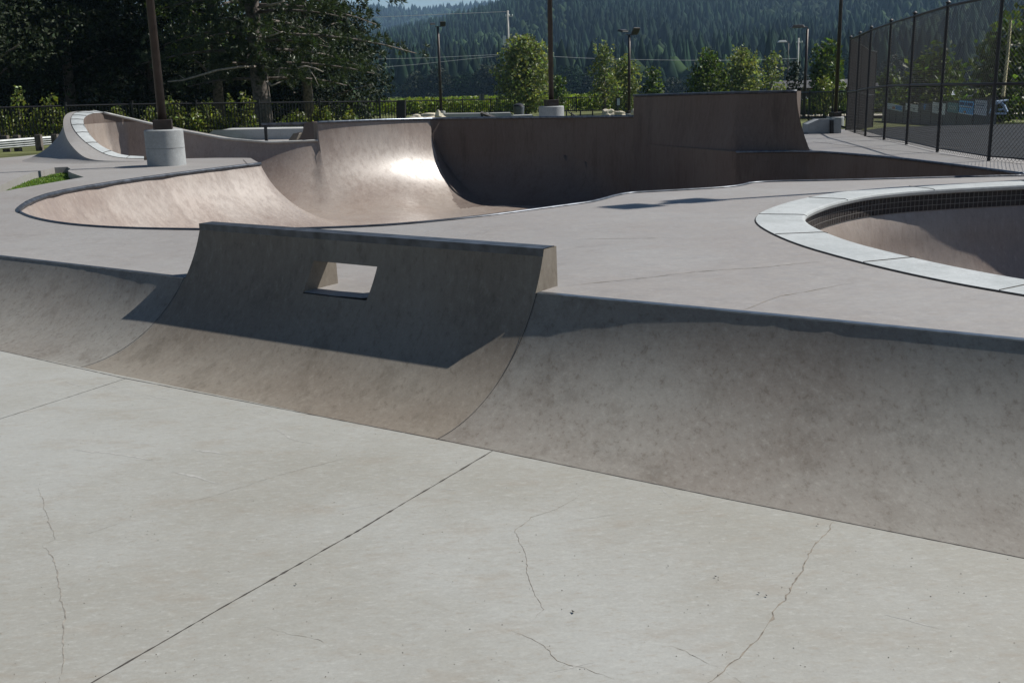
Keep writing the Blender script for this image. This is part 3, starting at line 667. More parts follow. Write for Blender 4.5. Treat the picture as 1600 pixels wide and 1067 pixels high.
leafy('poplar_tree',944,80,65,54,'slim tall leafy tree left of the double headed lamp',n=11,group=gmid)
leafy('poplar_tree',978,83,92,60,'round leafy tree directly behind the double headed lamp',n=11,group=gmid)
leafy('poplar_tree',1020,82,105,42,'short leafy tree at the left corner of the tall bowl extension',n=8,group=gmid,mat=m_leaf2)
leafy('poplar_tree',1106,80,86,76,'broad leafy tree above the left half of the bowl extension',n=13,group=gmid,mat=m_leaf2)
leafy('poplar_tree',1160,81,76,70,'pale leafy tree above the middle of the bowl extension',n=12,group=gmid)
leafy('poplar_tree',1205,83,82,46,'narrow leafy tree above the right half of the bowl extension',n=9,group=gmid)
leafy('poplar_tree',1240,78,95,34,'dark narrow tree beneath the single white lamp head',mat=m_dark,n=9,group=gmid)
leafy('poplar_tree',1290,76,63,72,'wide leafy tree behind the right lamp pole and the fence corner',n=14,group=gmid,mat=m_leaf2,size=.2)
leafy('poplar_tree',1290,70,122,44,'low yellow-green tree in front of the wide leafy tree',n=7,group=gmid,mat=m_shrub)
leafy('broadleaf_tree',1460,58,88,120,'broad dark tree seen through the middle panels of the chain link fence',mat=m_leaf2,n=14,size=.2,per=300)
leafy('broadleaf_tree',1570,50,30,130,'tall pale-edged tree seen through the right end of the chain link fence',mat=m_leaf2,n=16,size=.2,per=300)
leafy('broadleaf_tree',1660,46,-60,160,'tall tree at the right edge of the picture behind the fence',mat=m_leaf2,n=16,size=.2,per=300)
leafy('broadleaf_tree',1388,90,110,60,'small tree seen through the left panels of the chain link fence',mat=m_leaf2,n=9,size=.22)
random.seed(11)
for i,(px,yt,wp) in enumerate(((590,112,60),(650,118,44),(685,108,50),(725,122,60),(760,104,56),(800,100,70),(890,112,60),(925,118,50),(1050,126,40),(1075,130,36),(1120,115,60),(1230,105,60),(1330,100,70),(1400,95,70))):
    leafy('valley_tree',px,350,yt,wp*1.15,['first','second','third','fourth','fifth','sixth','seventh','eighth','ninth','tenth','eleventh','twelfth','thirteenth','last'][i]+' from the left of the dark round trees beyond the vineyard',mat=m_dark if i%3 else m_hill,size=.55,per=520,group='trees along the far edge of the vineyard',n=8,low=.08)
# big dark trees on the left
def bigtree(px,d,wpx,Hh,label,mat,size,low=.26,n=26,per=60,seed=0,tr_r=.3,flat_=.7):
    random.seed(seed); X=xat(px,d); g=float(gz(X,d)); W=wpx/1600*d/2; t=thing('tall_tree',label,'tree',(X,d,g)); bl=[]
    for k in range(n):
        u=(k+.5)/n; zz=Hh*(low+(1-low)*u); env=(1-u**2.2)**.5*.95+.05; a=k*2.39996+seed; rr=W*env*random.uniform(.35,.8); br_=W*random.uniform(.22,.38)
        bl.append((math.cos(a)*rr,math.sin(a)*rr,zz,br_,br_,br_*flat_))
    leaves('crown',blobs_points(bl,per*4.2),size*.42,mat,t,1.9)
    tr=MB().tube([(0,0,-.2),(.1,0,Hh*.4),(0,.1,Hh*.9)],[tr_r,tr_r*.7,.06],9)
    for b in bl[::2]: tr.tube([(0,0,max(.5,b[2]-1.5)),(b[0]*.5,b[1]*.5,b[2]-.5),b[:3]],[.09,.06,.02],5)
    tr.build('trunk',m_bark,t,True); return t
bigtree(-20,50,330,13,'dark broad tree at the far left edge with bits of sky showing through',m_dark,.26,seed=1,n=34,per=95)
bigtree(110,55,300,15,'dark dense tree between the left edge and the left lamp pole',m_dark,.26,seed=2,n=40,per=120)
bigtree(240,57,300,15,'dark tree behind the left lamp pole',m_dark,.26,seed=3,n=40,per=120)
bigtree(340,55,230,14,'green dark-hearted tree between the left lamp pole and the pine trunk',m_leaf2,.22,seed=4,n=34,per=80)
bigtree(480,58,260,15,'dark tree directly behind the big pine',m_dark,.26,seed=5,n=40,per=120)
bigtree(160,64,700,6.5,'low dark thicket filling the gap under the left trees',m_dark,.3,seed=6,n=40,per=40,low=.02)
bigtree(470,62,330,6,'low dark thicket under the right side of the big pine',m_dark,.3,seed=7,n=30,per=60,low=.02)
# the pine with needle tufts and bare pale limbs
PX,PY=xat(408,48),48.0; PG=float(gz(PX,PY))
pine=thing('pine_tree','big pine with thick grey trunk and bare pale branches behind the left railing','tree',(PX,PY,PG))
mb=MB().tube([(0,0,-.2),(.02,0,1.2),(-.05,0,3),(-.12,.05,6),(-.2,0,10),(-.2,0,13.5)],[.46,.40,.36,.31,.2,.05],14)
mb.build('trunk',m_bark,pine,True)
random.seed(21)
tips=[]; limb=MB(); PR=np.random.default_rng(5); cl=[]; dr=[]
k=0
for zz in np.arange(2.2,12.5,.32):
    for q in range(2):
        a=k*2.39996+.4; k+=1; env=7.4*(1-max(0,(zz-6))/8)*(.75+.25*random.random()); env*= (.72 if zz<3.4 else 1)
        if math.cos(a)<-.1: env*=.72
        if math.sin(a)<-.35: env*=.7
        droop=-.28 if zz<7 else .05
        pts=[]; 
        for j in range(6):
            u=j/5; pts.append((math.cos(a+.15*u)*env*u,math.sin(a+.15*u)*env*u,zz+droop*env*u*u*.6+.35*u))
        limb.tube(pts,[.09*(1-.15*j) for j in range(6)],5)
        for j in range(2,26):
            u=j/25; 
            if u<.3 and random.random()<.6: continue
            b=random.uniform(-.42,.42)*(1.25-u*.6); R=env*u
            c=np.array((math.cos(a+.15*u+b)*R,math.sin(a+.15*u+b)*R,zz+droop*env*u*u*.6+.35*u+random.uniform(-.15,.32)))
            for s_ in range(3): cl.append(c+PR.normal(0,.17,3)); dr.append((math.cos(a+b),math.sin(a+b),.55))
cl=np.array(cl); dr=np.array(dr); nT=len(cl); per=26
P=np.repeat(cl,per,0); D=np.repeat(dr,per,0)+PR.normal(0,.75,(nT*per,3)); D/=np.linalg.norm(D,axis=1)[:,None]; P=P+D*.13
print('needles',len(P))
leaves('needle_tufts',P,.042,m_pine,pine,6.0,dirs=D*3)
limb.build('limbs',m_bark,pine,True)
def lp(px,py,dy=-.4): q=uy(px,py,PY+dy); return tuple(q-[PX,PY,PG])
mb=MB()
for pix,r in (([(400,104),(375,105),(340,110),(310,119),(285,126),(262,128)],.06),([(412,111),(440,107),(455,108)],.05),([(455,108),(478,104),(492,107),(505,113)],.045),([(482,106),(492,122),(498,135)],.022),([(404,12),(425,8),(445,2)],.06),([(418,128),(424,134),(430,132),(440,128)],.05),([(404,60),(425,56),(442,50)],.04),([(318,116),(322,124)],.015),([(290,125),(280,118)],.015),([(437,108),(434,124)],.02)):
    q=[lp(a,b,-2.2) if r<.05 or 1 else 0 for a,b in pix]; q[0]=lp(pix[0][0],pix[0][1],-.35) if pix[0][0] in (400,412,404,418) else q[0]
    MB().tube(q,[r*(1-.6*i/len(q)) for i in range(len(q))],6).build('bare_branch',m_branch,pine,True)
# ------------------------------------------------ railing fences with pickets
def picket_fence(name,path,top,label,pitch=.12,panel=2.4,drop=1.45,ph=.05,pr=.014,rail=.03):
    t=thing(name,label,'fence'); P=np.array(path,float); L=np.r_[0,np.cumsum(np.linalg.norm(np.diff(P[:,:2],axis=0),axis=1))]
    def pt(s): return np.array([np.interp(s,L,P[:,0]),np.interp(s,L,P[:,1]),np.interp(s,L,P[:,2])])
    mb=MB(); tot=L[-1]
    for s in np.arange(0,tot,pitch):
        a=pt(s); mb.box((a[0],a[1],a[2]-drop/2),(pr*2,pr*2,drop-.06))
    mb.build('pickets',m_black,t)
    rl=MB(); ps=[tuple(pt(s)) for s in np.linspace(0,tot,30)]
    for dz in (0,-drop+.12): rl.tube([(x,y,z+dz) for x,y,z in ps],rail,4)
    rl.build('rails',m_black,t)
    for s in np.arange(0,tot+.01,panel):
        a=pt(s); MB().box((a[0],a[1],a[2]-drop/2+.04),(.075,.075,drop+.12)).box((a[0],a[1],a[2]+.12),(.1,.1,.03)).build('post',m_black,t,bevel=.01)
    return t
def fp(px,py,d): return tuple(uy(px,py,d))
picket_fence('picket_railing',[fp(-120,171,38.5),fp(0,168.5,39.5),fp(195,163.5,41),fp(370,161.5,42),fp(620,158.5,43)],0,'black picket railing along the left in front of the shrubs and pine',drop=1.35,rail=.03)
picket_fence('picket_railing',[fp(634,158.5,89),fp(800,154.5,89),fp(985,151,88)],0,'black picket railing in the middle in front of the vineyard',drop=1.2,pitch=.17,pr=.02,rail=.045)
picket_fence('picket_railing',[fp(985,151,88),fp(1130,148,72),fp(1258,145,58),fp(1322,143,54)],0,'black picket railing at right between the bowl extension and the chain link fence',drop=1.5,pitch=.15,pr=.018,rail=.04)
# ------------------------------------------------ shrubs behind the left railing
ORD=['first','second','third','fourth','fifth','sixth','seventh','eighth','ninth','tenth','eleventh','twelfth','thirteenth','fourteenth']
random.seed(9); sh='shrubs planted behind the left railing'
for pxs,lab,hh in ((( -30,0,28,52,78,98),'sunlit shrubs behind the railing, left of the concrete wave',1.75),((182,238,258,276),'leafy shrubs behind the railing near the left lamp pole',1.1),((300,322,344,366,388),'shrubs behind the railing between left lamp and pine trunk',1.25),((448,470,492,512,545),'leafy shrubs behind the railing, right of the pine trunk',1.0)):
    for k_,px in enumerate(pxs):
        d=40.4+.4*random.random()+(px>150)*1.0+(px>300)*1.1; X=xat(px,d); g=float(gz(X,d)); hq=hh*random.uniform(.55,1.2); t=thing('leafy_shrub',ORD[k_]+' from the left of the '+lab,'shrub',(X,d,g),0,sh)
        bl=[(random.uniform(-.2,.2),random.uniform(-.15,.15),hq*(.15+.75*k/6),.36*(1-.5*k/6),.3,.26) for k in range(7)]
        leaves('foliage',blobs_points(bl,620),.085,m_shrub,t,1.7,.5)
        MB().tube([(0,0,-.05),(0,0,hq*.8)],[.03,.012],5).build('stem',m_bark,t)
# ------------------------------------------------ lamp poles
def lamp(px_or_x,Y,base_z,bh,br_,ph,label,heads='double',rz=0,pr=(.068,.042),X=None,group='lamp poles round the skatepark',baseon=True,hs=1,sp=None):
    sp=sp or .62*hs
    X=xat(px_or_x,Y) if X is None else X; t=thing('lamp_pole',label,'lamp pole',(X,Y,base_z),rz,group)
    if baseon:
        MB().lathe((0,0,-.05),[(br_,0),(br_,bh+.03),(br_-.02,bh+.05)],40).build('concrete_base',m_lamp_base,t,35)
        MB().lathe((0,0,0),[(br_+.003,bh*.48),(br_+.003,bh*.485)],40).build('form_line',m_joint,t)
        MB().box((0,0,bh+.09),(br_*.95,br_*.95,.18)).build('base_cover',m_pole,t,bevel=.01)
    MB().tube([(0,0,0.05 if not baseon else bh),(0,0,bh+ph*.5),(0,0,bh+ph)],[pr[0],(pr[0]+pr[1])/2,pr[1]],12).build('pole',m_pole,t,True)
    z=bh+ph
    if heads=='double':
        MB().box((0,0,z-.1),(.9*hs,.05,.06)).box((0,0,z-.04),(.16,.16,.14)).build('crossarm',m_head,t)
        for sg in (-1,1):
            h=MB().box((sg*sp,0,z+.10),(.50*hs,.42*hs,.14),0,.82,.85,sg*.0+.35).build('lamp_head',m_head,t,bevel=.015)
            MB().box((sg*sp,-.055,z+.025),(.36*hs,.28*hs,.015),0,1,1,.35).build('lens',m_glass,h)
    elif heads=='flood':
        MB().box((0,0,z),(.5,.05,.05)).build('crossarm',m_head,t)
        for sg,tl in ((-1,.2),(1,-.9)):
            h=MB().box((sg*.42,0,z+.22),(.46,.46,.12),0,.85,.85,tl).build('lamp_head',m_head,t,bevel=.015)
            MB().box((sg*.42,-.07 if tl>0 else .07,z+.20),(.36,.36,.012),0,1,1,tl).build('lens',m_glass,h)
    elif heads=='single':
        MB().tube([(0,0,z),(0,0,z+.1),(-.35,0,z+.16)],.03,6).build('arm',m_head,t)
        h=MB().box((-.55,0,z+.16),(.75,.45,.16),0,.7,.7,.0).build('lamp_head',m_glass if hs<1 else m_head,t,bevel=.02)
    return t
lamp(250,19.75,.648,.66,.355,8.0,'left lamp pole on a broad round grey concrete base beside the wave',rz=.25,pr=(.082,.05))
lamp(861,30,.6,.78,.36,8.4,'middle lamp pole on a round concrete base behind the bowl back wall',rz=.3,pr=(.075,.055))
lamp(1308,40,-.2,.74,.33,8.4,'right lamp pole on a round base beside the chain link fence corner',rz=.3,pr=(.075,.055))
lamp(0,13.35,.648,.66,.33,6.6,'lamp pole casting the shadow on the deck, behind the skate pool',X=8.12,rz=.5,pr=(.07,.045),hs=1.0,sp=.42)
lamp(688,88,-.5,.7,.35,zat(688,42,88)+.5-.7,'far lamp pole with two tilted flood heads, left of the utility pole',heads='flood',pr=(.13,.10),rz=.1)
lamp(983,60,-.25,.58,.28,zat(983,55,60)+.25-.58,'far lamp pole with double heads behind the leafy trees in the middle',heads='flood',pr=(.09,.07),rz=.5)
lamp(1230,90,-.4,.1,.3,zat(1230,68,90)+.4-.1,'thin lamp pole with a single white head above the bowl extension',heads='single',pr=(.04,.03),baseon=False,hs=.9)
lamp(1258,60,-.25,.1,.3,zat(1258,46,60)+.25-.1,'dark lamp pole with a short arm, just left of the right lamp pole',heads='single',pr=(.10,.07),baseon=False)
# utility poles and wires
def util(px,Y,yt,label,tf=True):
    X=xat(px,Y); g=-.5; z=zat(px,yt,Y)-g; t=thing('utility_pole',label,'utility pole',(X,Y,g)); m_up=bpy.data.materials.get('weathered_wood') or flat('weathered_wood',(.36,.36,.34),.9,0,.2,1)
    MB().tube([(0,0,0),(0,0,z)],[.22,.15],10).build('pole',m_up,t,True); MB().box((0.2,0,z-.8),(1.1,.12,.12)).build('crossarm',m_up,t)
    for sg in (-.25,.25,.65): MB().lathe((sg,0,z-.74),[(.05,0),(.08,.1),(.04,.25)],8).build('insulator',m_white,t)
    if tf: MB().lathe((-.52,0,z*.64),[(.2,0),(.24,.05),(.24,1.15),(.18,1.3)],14).build('transformer',flat('transformer_grey',(.55,.56,.56),.5),t,30); MB().box((-.25,0,z*.7),(.4,.08,.08)).build('bracket',m_black,t)
    return t
util(796,150,17,'pale wooden utility pole with a transformer rising above the bright leafy tree')
util(1245,190,60,'distant pale utility pole between the single lamp head and the dark lamp pole',False)
m_wire=flat('cable',(.28,.30,.31),.5,0,.1,1)
for pix,lab in (([(400,36),(640,25),(796,18.5)],'top power line running left from the utility pole'),([(500,94),(640,92),(720,88.5),(796,85)],'middle power line running left below the transformer'),([(500,112),(640,102.5),(700,96),(796,86)],'lowest power line sagging left across the flood lamp pole'),([(796,85),(868,89),(950,93),(1120,95.5),(1245,92)],'power line running right from the utility pole in front of the dark trees')):
    q=smooth_poly([uy(a,b,150) for a,b in pix],it=2); tag(MB().tube([tuple(p) for p in q],.035,5).build('power_line',m_wire),lab,'cable')
# ------------------------------------------------ chain link fence
CP=[(1326,27.0,.45,2.91),(1340,25.4,.5,2.94),(1357,23.8,.58,2.98),(1387,22.2,.64,3.03),(1423,20.4,.65,3.06),(1473,18.1,.65,3.08),(1556,15.9,.65,3.08)]
cf=thing('chain_link_fence','tall black chain link fence with a middle rail along the right side of the park','fence')
pts=[(xat(px,Y),Y,a,b) for px,Y,a,b in CP]+[(7.98,14.05,.65,3.08),(8.92,13.9,.65,3.08),(9.2,12.55,.65,3.08),(11.4,11.75,.65,3.08),(13.5,10.95,.65,3.08)]
def chain(parent,pts,pitch=.075,r=.0031):
    V=[];Fq=[]
    for (x0,y0,a0,b0),(x1,y1,a1,b1) in zip(pts[:-1],pts[1:]):
        L=math.hypot(x1-x0,y1-y0); hgt=(b0-a0+b1-a1)/2; u=np.array(((x1-x0)/L,(y1-y0)/L)); nrm=np.array((-u[1],u[0]))
        for dr_ in (1,-1):
            for c in np.arange(-hgt,L+hgt,pitch):
                # line x=c+dr*z (z 0..hgt) clipped to 0..L
                zs=[0,hgt]; xs=[c if dr_>0 else c+hgt*0,0]; xa=c; xb=c+hgt if dr_>0 else c-hgt
                za,zb_=0,hgt
                def clip(xa,za,xb,zb_):
                    if xa==xb: return None
                    t0,t1=0,1
                    for lo_,s in ((0,1),(L,-1)):
                        fa=s*(xa-lo_); fb=s*(xb-lo_)
                        if fa<0 and fb<0: return None
                        if fa<0: t0=max(t0,fa/(fa-fb))
                        elif fb<0: t1=min(t1,fa/(fa-fb))
                    return None if t0>=t1 else (xa+(xb-xa)*t0,za+(zb_-za)*t0,xa+(xb-xa)*t1,za+(zb_-za)*t1)
                q=clip(xa,0,xb,hgt)
                if not q: continue
                n=len(V); w_=np.array((-(q[3]-q[1]),(q[2]-q[0]))); w_=w_/np.linalg.norm(w_)
                for X_,Z_ in ((q[0],q[1]),(q[2],q[3])):
                    base=a0+(a1-a0)*X_/L; sc=((b0-a0)+((b1-a1)-(b0-a0))*X_/L)/hgt
                    for oa,ob in ((r,0),(-r*.5,r*.87),(-r*.5,-r*.87)):
                        xx=X_+w_[0]*oa; zz=Z_+w_[1]*oa
                        V.append((x0+u[0]*xx+nrm[0]*ob,y0+u[1]*xx+nrm[1]*ob,base+zz*sc))
                Fq+=[(n,n+1,n+4,n+3),(n+1,n+2,n+5,n+4),(n+2,n,n+3,n+5)]
    return npmesh('wire_mesh',V,Fq,m_link,parent)
chain(cf,pts)
for x,y,a,b in pts: MB().tube([(x,y,a-.1),(x,y,b+.03)],.027,10).lathe((x,y,b+.03),[(.045,0),(.045,.02),(.01,.05)],10).build('post',m_black,cf,30)
rb=MB(); rb.tube([(x,y,b-.01) for x,y,a,b in pts],.022,8).tube([(x,y,(a+b)/2-.08) for x,y,a,b in pts],.022,8).tube([(x,y,a+.06) for x,y,a,b in pts],.012,6); rb.build('rails',m_black,cf,True)
cf2=thing('chain_link_fence','far chain link fence of the court, behind the left end of the nearer one','fence')
p2=[(xat(1328,27.2),27.3,.45,2.9),(xat(1344,30.5),30.5,.2,2.86),(xat(1356,33.5),33.5,.05,2.8),(xat(1367,36.5),36.5,-.1,2.82)]
chain(cf2,p2,.075,.004)
for x,y,a,b in p2[1:]: MB().tube([(x,y,a-.1),(x,y,b+.03)],.034,10).build('post',m_black,cf2)
MB().tube([(x,y,b-.01) for x,y,a,b in p2],.022,8).tube([(x,y,(a+b)/2) for x,y,a,b in p2],.022,8).build('rails',m_black,cf2,True)
# ------------------------------------------------ rink wall with banners
W0=np.array(uy(1560,hor(1560),30)[:2]); W1=np.array(uy(1383,hor(1383),60)[:2]); 
def wpt(t): return W0+(W1-W0)*t
dW=(W1-W0)/np.linalg.norm(W1-W0); nW=np.array((-dW[1],dW[0])); nW=nW if nW[0]<0 else -nW
rz_w=math.atan2(dW[1],dW[0]); LW=np.linalg.norm(W1-W0)
rw=thing('rink_wall','long grey rink board wall behind the chain link fence','wall',(W0[0],W0[1],-.25),rz_w)
m_board=flat('grey_board',(.10,.115,.12),.6,0,.15,2)
def wz(u): return 1.28-.98*u, -.45-.75*u      # top and foot along the wall, which follows the falling ground
def wslab(u0,u1,dy,ztop,zbot):
    a0,b0=wz(u0); a1,b1=wz(u1); o=.25
    v=[]
    for y in (-dy,dy): v+=[(u0*LW,y,(b0 if zbot is None else a0+zbot)+o),(u1*LW,y,(b1 if zbot is None else a1+zbot)+o),(u1*LW,y,a1+ztop+o),(u0*LW,y,a0+ztop+o)]
    return v,[(0,1,2,3),(7,6,5,4),(0,4,5,1),(3,2,6,7),(0,3,7,4),(1,5,6,2)]
MB().add(*wslab(0,1,.04,0,None)).build('board_panels',m_board,rw)
MB().add(*wslab(0,1,.06,.05,.001)).build('top_rail',m_black,rw)
pm=MB()
for k in range(0,int(LW),3): pm.add(*wslab((k+.05)/LW,(k+.14)/LW,.055,-.02,None))
pm.build('support_posts',m_black,rw)
def tpx(px):
    # fraction along the wall for a pixel column
    lo_,hi_=0.,1.
    for _ in range(40):
        m_=(lo_+hi_)/2; p=wpt(m_); q=p[0]*RIGHT[0]+p[1]*RIGHT[1]+(1-H)*RIGHT[2]; f_=p[0]*fwd[0]+p[1]*fwd[1]+(1-H)*fwd[2]
        if 800+F*q/f_>px: lo_=m_
        else: hi_=m_
    return lo_*LW
def banner(pa,pb,ya,yb,col,label,deco=None):
    a,b=tpx(pb),tpx(pa); pc=(pa+pb)/2; d=(W0+dW*(a+b)/2)[1]; zt=zat(pc,ya,d); zb_=zat(pc,yb,d); z0=-.25
    off=nW*.062; c=W0+dW*(a+b)/2+off
    t=thing('banner',label,'banner',(c[0],c[1],(zt+zb_)/2),rz_w); hh=zt-zb_; ww=b-a
    m_=flat('banner_'+'_'.join('%d'%(q*99) for q in col),col,.6,0,.06,5)
    MB().box((0,0,0),(ww*.97,.012,hh)).build('cloth',m_,t)
    return t,ww,hh,(1 if (nW@np.array((-math.sin(rz_w),math.cos(rz_w))))>0 else -1)
def deco(t,ww,hh,sg,items):
    for col,x,z,w_,h_,nme in items:
        MB().box((-sg*x*ww if 0 else x*ww,sg*.012,z*hh),(w_*ww,.008,h_*hh)).build(nme,flat('print_'+'_'.join('%d'%(q*99) for q in col),col,.6,0,.05,4),t)
dk=(.04,.07,.18); gy_=(.35,.37,.4); bl_=(.10,.35,.75)
b=banner(1385,1414,163,172,(.66,.76,.82),'faded blue-white banner, farthest left of the row on the rink wall'); deco(*b,[(bl_,-.3,.05,.3,.7,'printed_panel'),((.45,.2,.1),-.05,-.1,.14,.4,'printed_mark')])
b=banner(1418,1438,163,174,(.85,.86,.85),'plain white banner, second from left on the rink wall'); deco(*b,[(gy_,0,0,.6,.08,'printed_line'),(gy_,-.2,-.15,.16,.2,'printed_mark')])
b=banner(1442,1455,162,173,(.16,.17,.19),'dark grey banner bearing a blue letter f'); 
deco(*b,[(bl_,.0,0,.12,.8,'letter_stem'),(bl_,-.1,.34,.22,.12,'letter_hook'),(bl_,-.02,.05,.32,.12,'letter_bar')])
b=banner(1460,1481,161,178,(.85,.86,.85),'white banner behind a fence post, with thin grey lines of print'); deco(*b,[(gy_,.05,.1,.5,.06,'printed_line'),(gy_,.05,-.05,.6,.06,'printed_line'),(gy_,.05,-.2,.4,.05,'printed_line')])
b=banner(1484,1501,161,176,(.16,.32,.34),'dull teal banner between the white one and the bright blue one'); deco(*b,[((.5,.6,.6),0,0,.6,.35,'printed_panel'),((.16,.32,.34),0,0,.5,.22,'printed_panel')])
b=banner(1502,1525,158,179,(.18,.55,.95),'bright blue banner with dark blue lettering over a white stripe'); 
its=[((.8,.83,.85),0,.06,.86,.06,'printed_stripe'),((.8,.83,.85),0,-.47,1,.06,'printed_stripe'),((.55,.3,.1),.05,-.32,.16,.14,'printed_mark')]
for i,x in enumerate((-.38,-.27,-.16,.16,.27,.38)): its.append((dk,x,.27,.085,.2,'printed_letter'))
its.append((dk,0,.27,.06,.3,'printed_letter')); its.append((dk,0,.02,.7,.05,'printed_line')); deco(*b,its)
b=banner(1526,1546,157,180,(.68,.71,.74),'light grey banner at the right end next to a fence post'); deco(*b,[(gy_,0,.3,.7,.07,'printed_line'),(dk,0,.16,.6,.06,'printed_line'),(gy_,0,-.05,.5,.05,'printed_line'),((.75,.77,.78),0,-.46,1,.07,'printed_stripe')])
# figure-like clutter right of the banners: a bicycle-less heap of pale tubes leaning on the fence
mb=MB()
q=lambda a,b: tuple(uy(a,b,29))
for pix,r in (([(1548,178),(1552,165),(1556,158)],.05),([(1556,162),(1563,160),(1569,166),(1573,175)],.045),([(1560,172),(1570,171)],.03),([(1557,159),(1575,157)],.03),([(1556,178),(1572,178)],.03)):
    mb.tube([q(*a) for a in pix],r,6)
tag(mb.build('folded_cart',flat('cart_tube',(.45,.55,.65),.4,.3)),'pale blue and white folded tube cart standing right of the banners','cart')
tag(MB().tube([uy(1579,32,26),uy(1574,90,25.6),uy(1567,152,25)],[.035,.04,.045],6).build('wooden_stake',flat('stake_wood',(.30,.27,.14),.8)),'thin leaning yellowish pole behind the right end of the fence','pole')
# ------------------------------------------------ vehicles and shelter far right
def car(px,Y,rz,col,label,group='cars parked beyond the court',g=None):
    X=xat(px,Y); g=float(gz(X,Y)) if g is None else g; t=thing('parked_car',label,'car',(X,Y,g),rz,group)
    prof=[(-2.1,.35),(-2.15,.75),(-1.6,.95),(-1.0,1.0),(-.5,1.42),(.9,1.45),(1.6,1.02),(2.1,.9),(2.15,.4)]
    def ext(pr,w0,tp=0):
        a=[(x,-w0+(tp if z>1.1 else 0),z) for x,z in pr]; b=[(x,w0-(tp if z>1.1 else 0),z) for x,z in pr]; n=len(pr)
        return MB().add(a+b,[tuple(range(n)),tuple(range(2*n-1,n-1,-1))]+[(i,(i+1)%n,n+(i+1)%n,n+i) for i in range(n)])
    ext(prof,.85,.15).build('body',flat('car_paint_%d'%px,col,.3,.2,.02,1),t,bevel=.05)
    for sg in (-1,1):
        MB().add([(-.85,sg*.86,1.02),(1.35,sg*.86,1.02),(.8,sg*.73,1.38),(-.45,sg*.73,1.38)],[(0,1,2,3)]).build('window',m_black,t)
        for x in (-1.35,1.35):
            MB().tube([(x,sg*.7,.33),(x,sg*.9,.33)],.33,16).build('wheel',m_black,t); MB().tube([(x,sg*.86,.33),(x,sg*.915,.33)],.18,12).build('rim',m_alu,t)
    MB().add([(1.02,-.7,1.385),(1.02,.7,1.385),(1.62,.78,1.04),(1.62,-.78,1.04)],[(0,1,2,3)]).build('windscreen',m_black,t)
    for sg in (-1,1): MB().box((2.15,sg*.6,.72),(.06,.3,.14)).build('headlight',m_glass,t)
    return t
car(1499,145,1.2,(.45,.48,.52),'silver car seen small through the chain link fence above the banners')
car(1268,115,.2,(.7,.7,.72),'white car beyond the right railing under the wide leafy tree')
car(1519,138,1.4,(.03,.03,.035),'dark vehicle to the right of the silver car, seen through the fence')
sx,sy=xat(1290,128),128; sg_=float(gz(sx,sy))
shl=thing('park_building','long low brown building with white trimmed windows beyond the right railing','building',(sx,sy,sg_))
m_bw=flat('brown_siding',(.085,.045,.035),.8,0,.2,2)
MB().box((0,2,1.2),(12,4,2.4)).build('wall',m_bw,shl)
MB().add([(-6.6,-.6,2.4),(6.6,-.6,2.4),(6.6,2,3.3),(-6.6,2,3.3),(6.6,4.6,2.4),(-6.6,4.6,2.4),(-6.6,2,2.35),(6.6,2,2.35)],[(0,1,2,3),(3,2,4,5),(0,3,5),(1,4,2),(0,5,4,1)]).build('roof',flat('dark_roof',(.04,.04,.045),.8),shl)
for x in (-4,-1.2,1.6,4.4):
    f_=MB().box((x,-.02,1.4),(1.1,.06,.9)).build('window',m_white,shl); MB().box((x,-.06,1.4),(.9,.03,.7)).build('pane',m_black,f_)
# ------------------------------------------------ furniture of the far plaza
def prism(name,label,cat,quadpx,Y,depth,mat,lab2=None,part='slab',rz=None):
    """solid block whose front outline follows the photo at distance Y"""
    a=[uy(x,y,Y) for x,y in quadpx]; n=len(a); c=np.mean(a,0); t=thing(name,label,cat,(c[0],c[1],a[0][2]))
    o=[tuple(p-[c[0],c[1],a[0][2]]) for p in a]; b=[(x,y+depth,z) for x,y,z in o]
    MB().add(o+b,[tuple(range(n)),tuple(range(2*n-1,n-1,-1))]+[(i,(i+1)%n,n+(i+1)%n,n+i) for i in range(n)]).build(part,mat,t,bevel=.02); return t
t=prism('concrete_ledge','pale low concrete funbox with sloping end behind the snake run, beyond the flat rail','skate ledge',((320,228),(320,214),(334,205),(340,204.3),(412,203),(478,202),(500,202),(500,228)),30,1.6,m_pale,part='box')
t=prism('quarter_ramp','small dark concrete quarter pipe beside the left end of the tall glossy wall','skate ramp',((464,222),(470,216),(474,209),(476,198),(477,193),(494,192.3),(494,222)),24.9,.9,m_wall_shade,part='ramp_body')
t=prism('small_kicker','small dark tilted kicker wedge just left of the small quarter pipe','skate ramp',((452,220),(459,210),(466,209),(461,220)),27.0,.5,m_block,part='wedge')
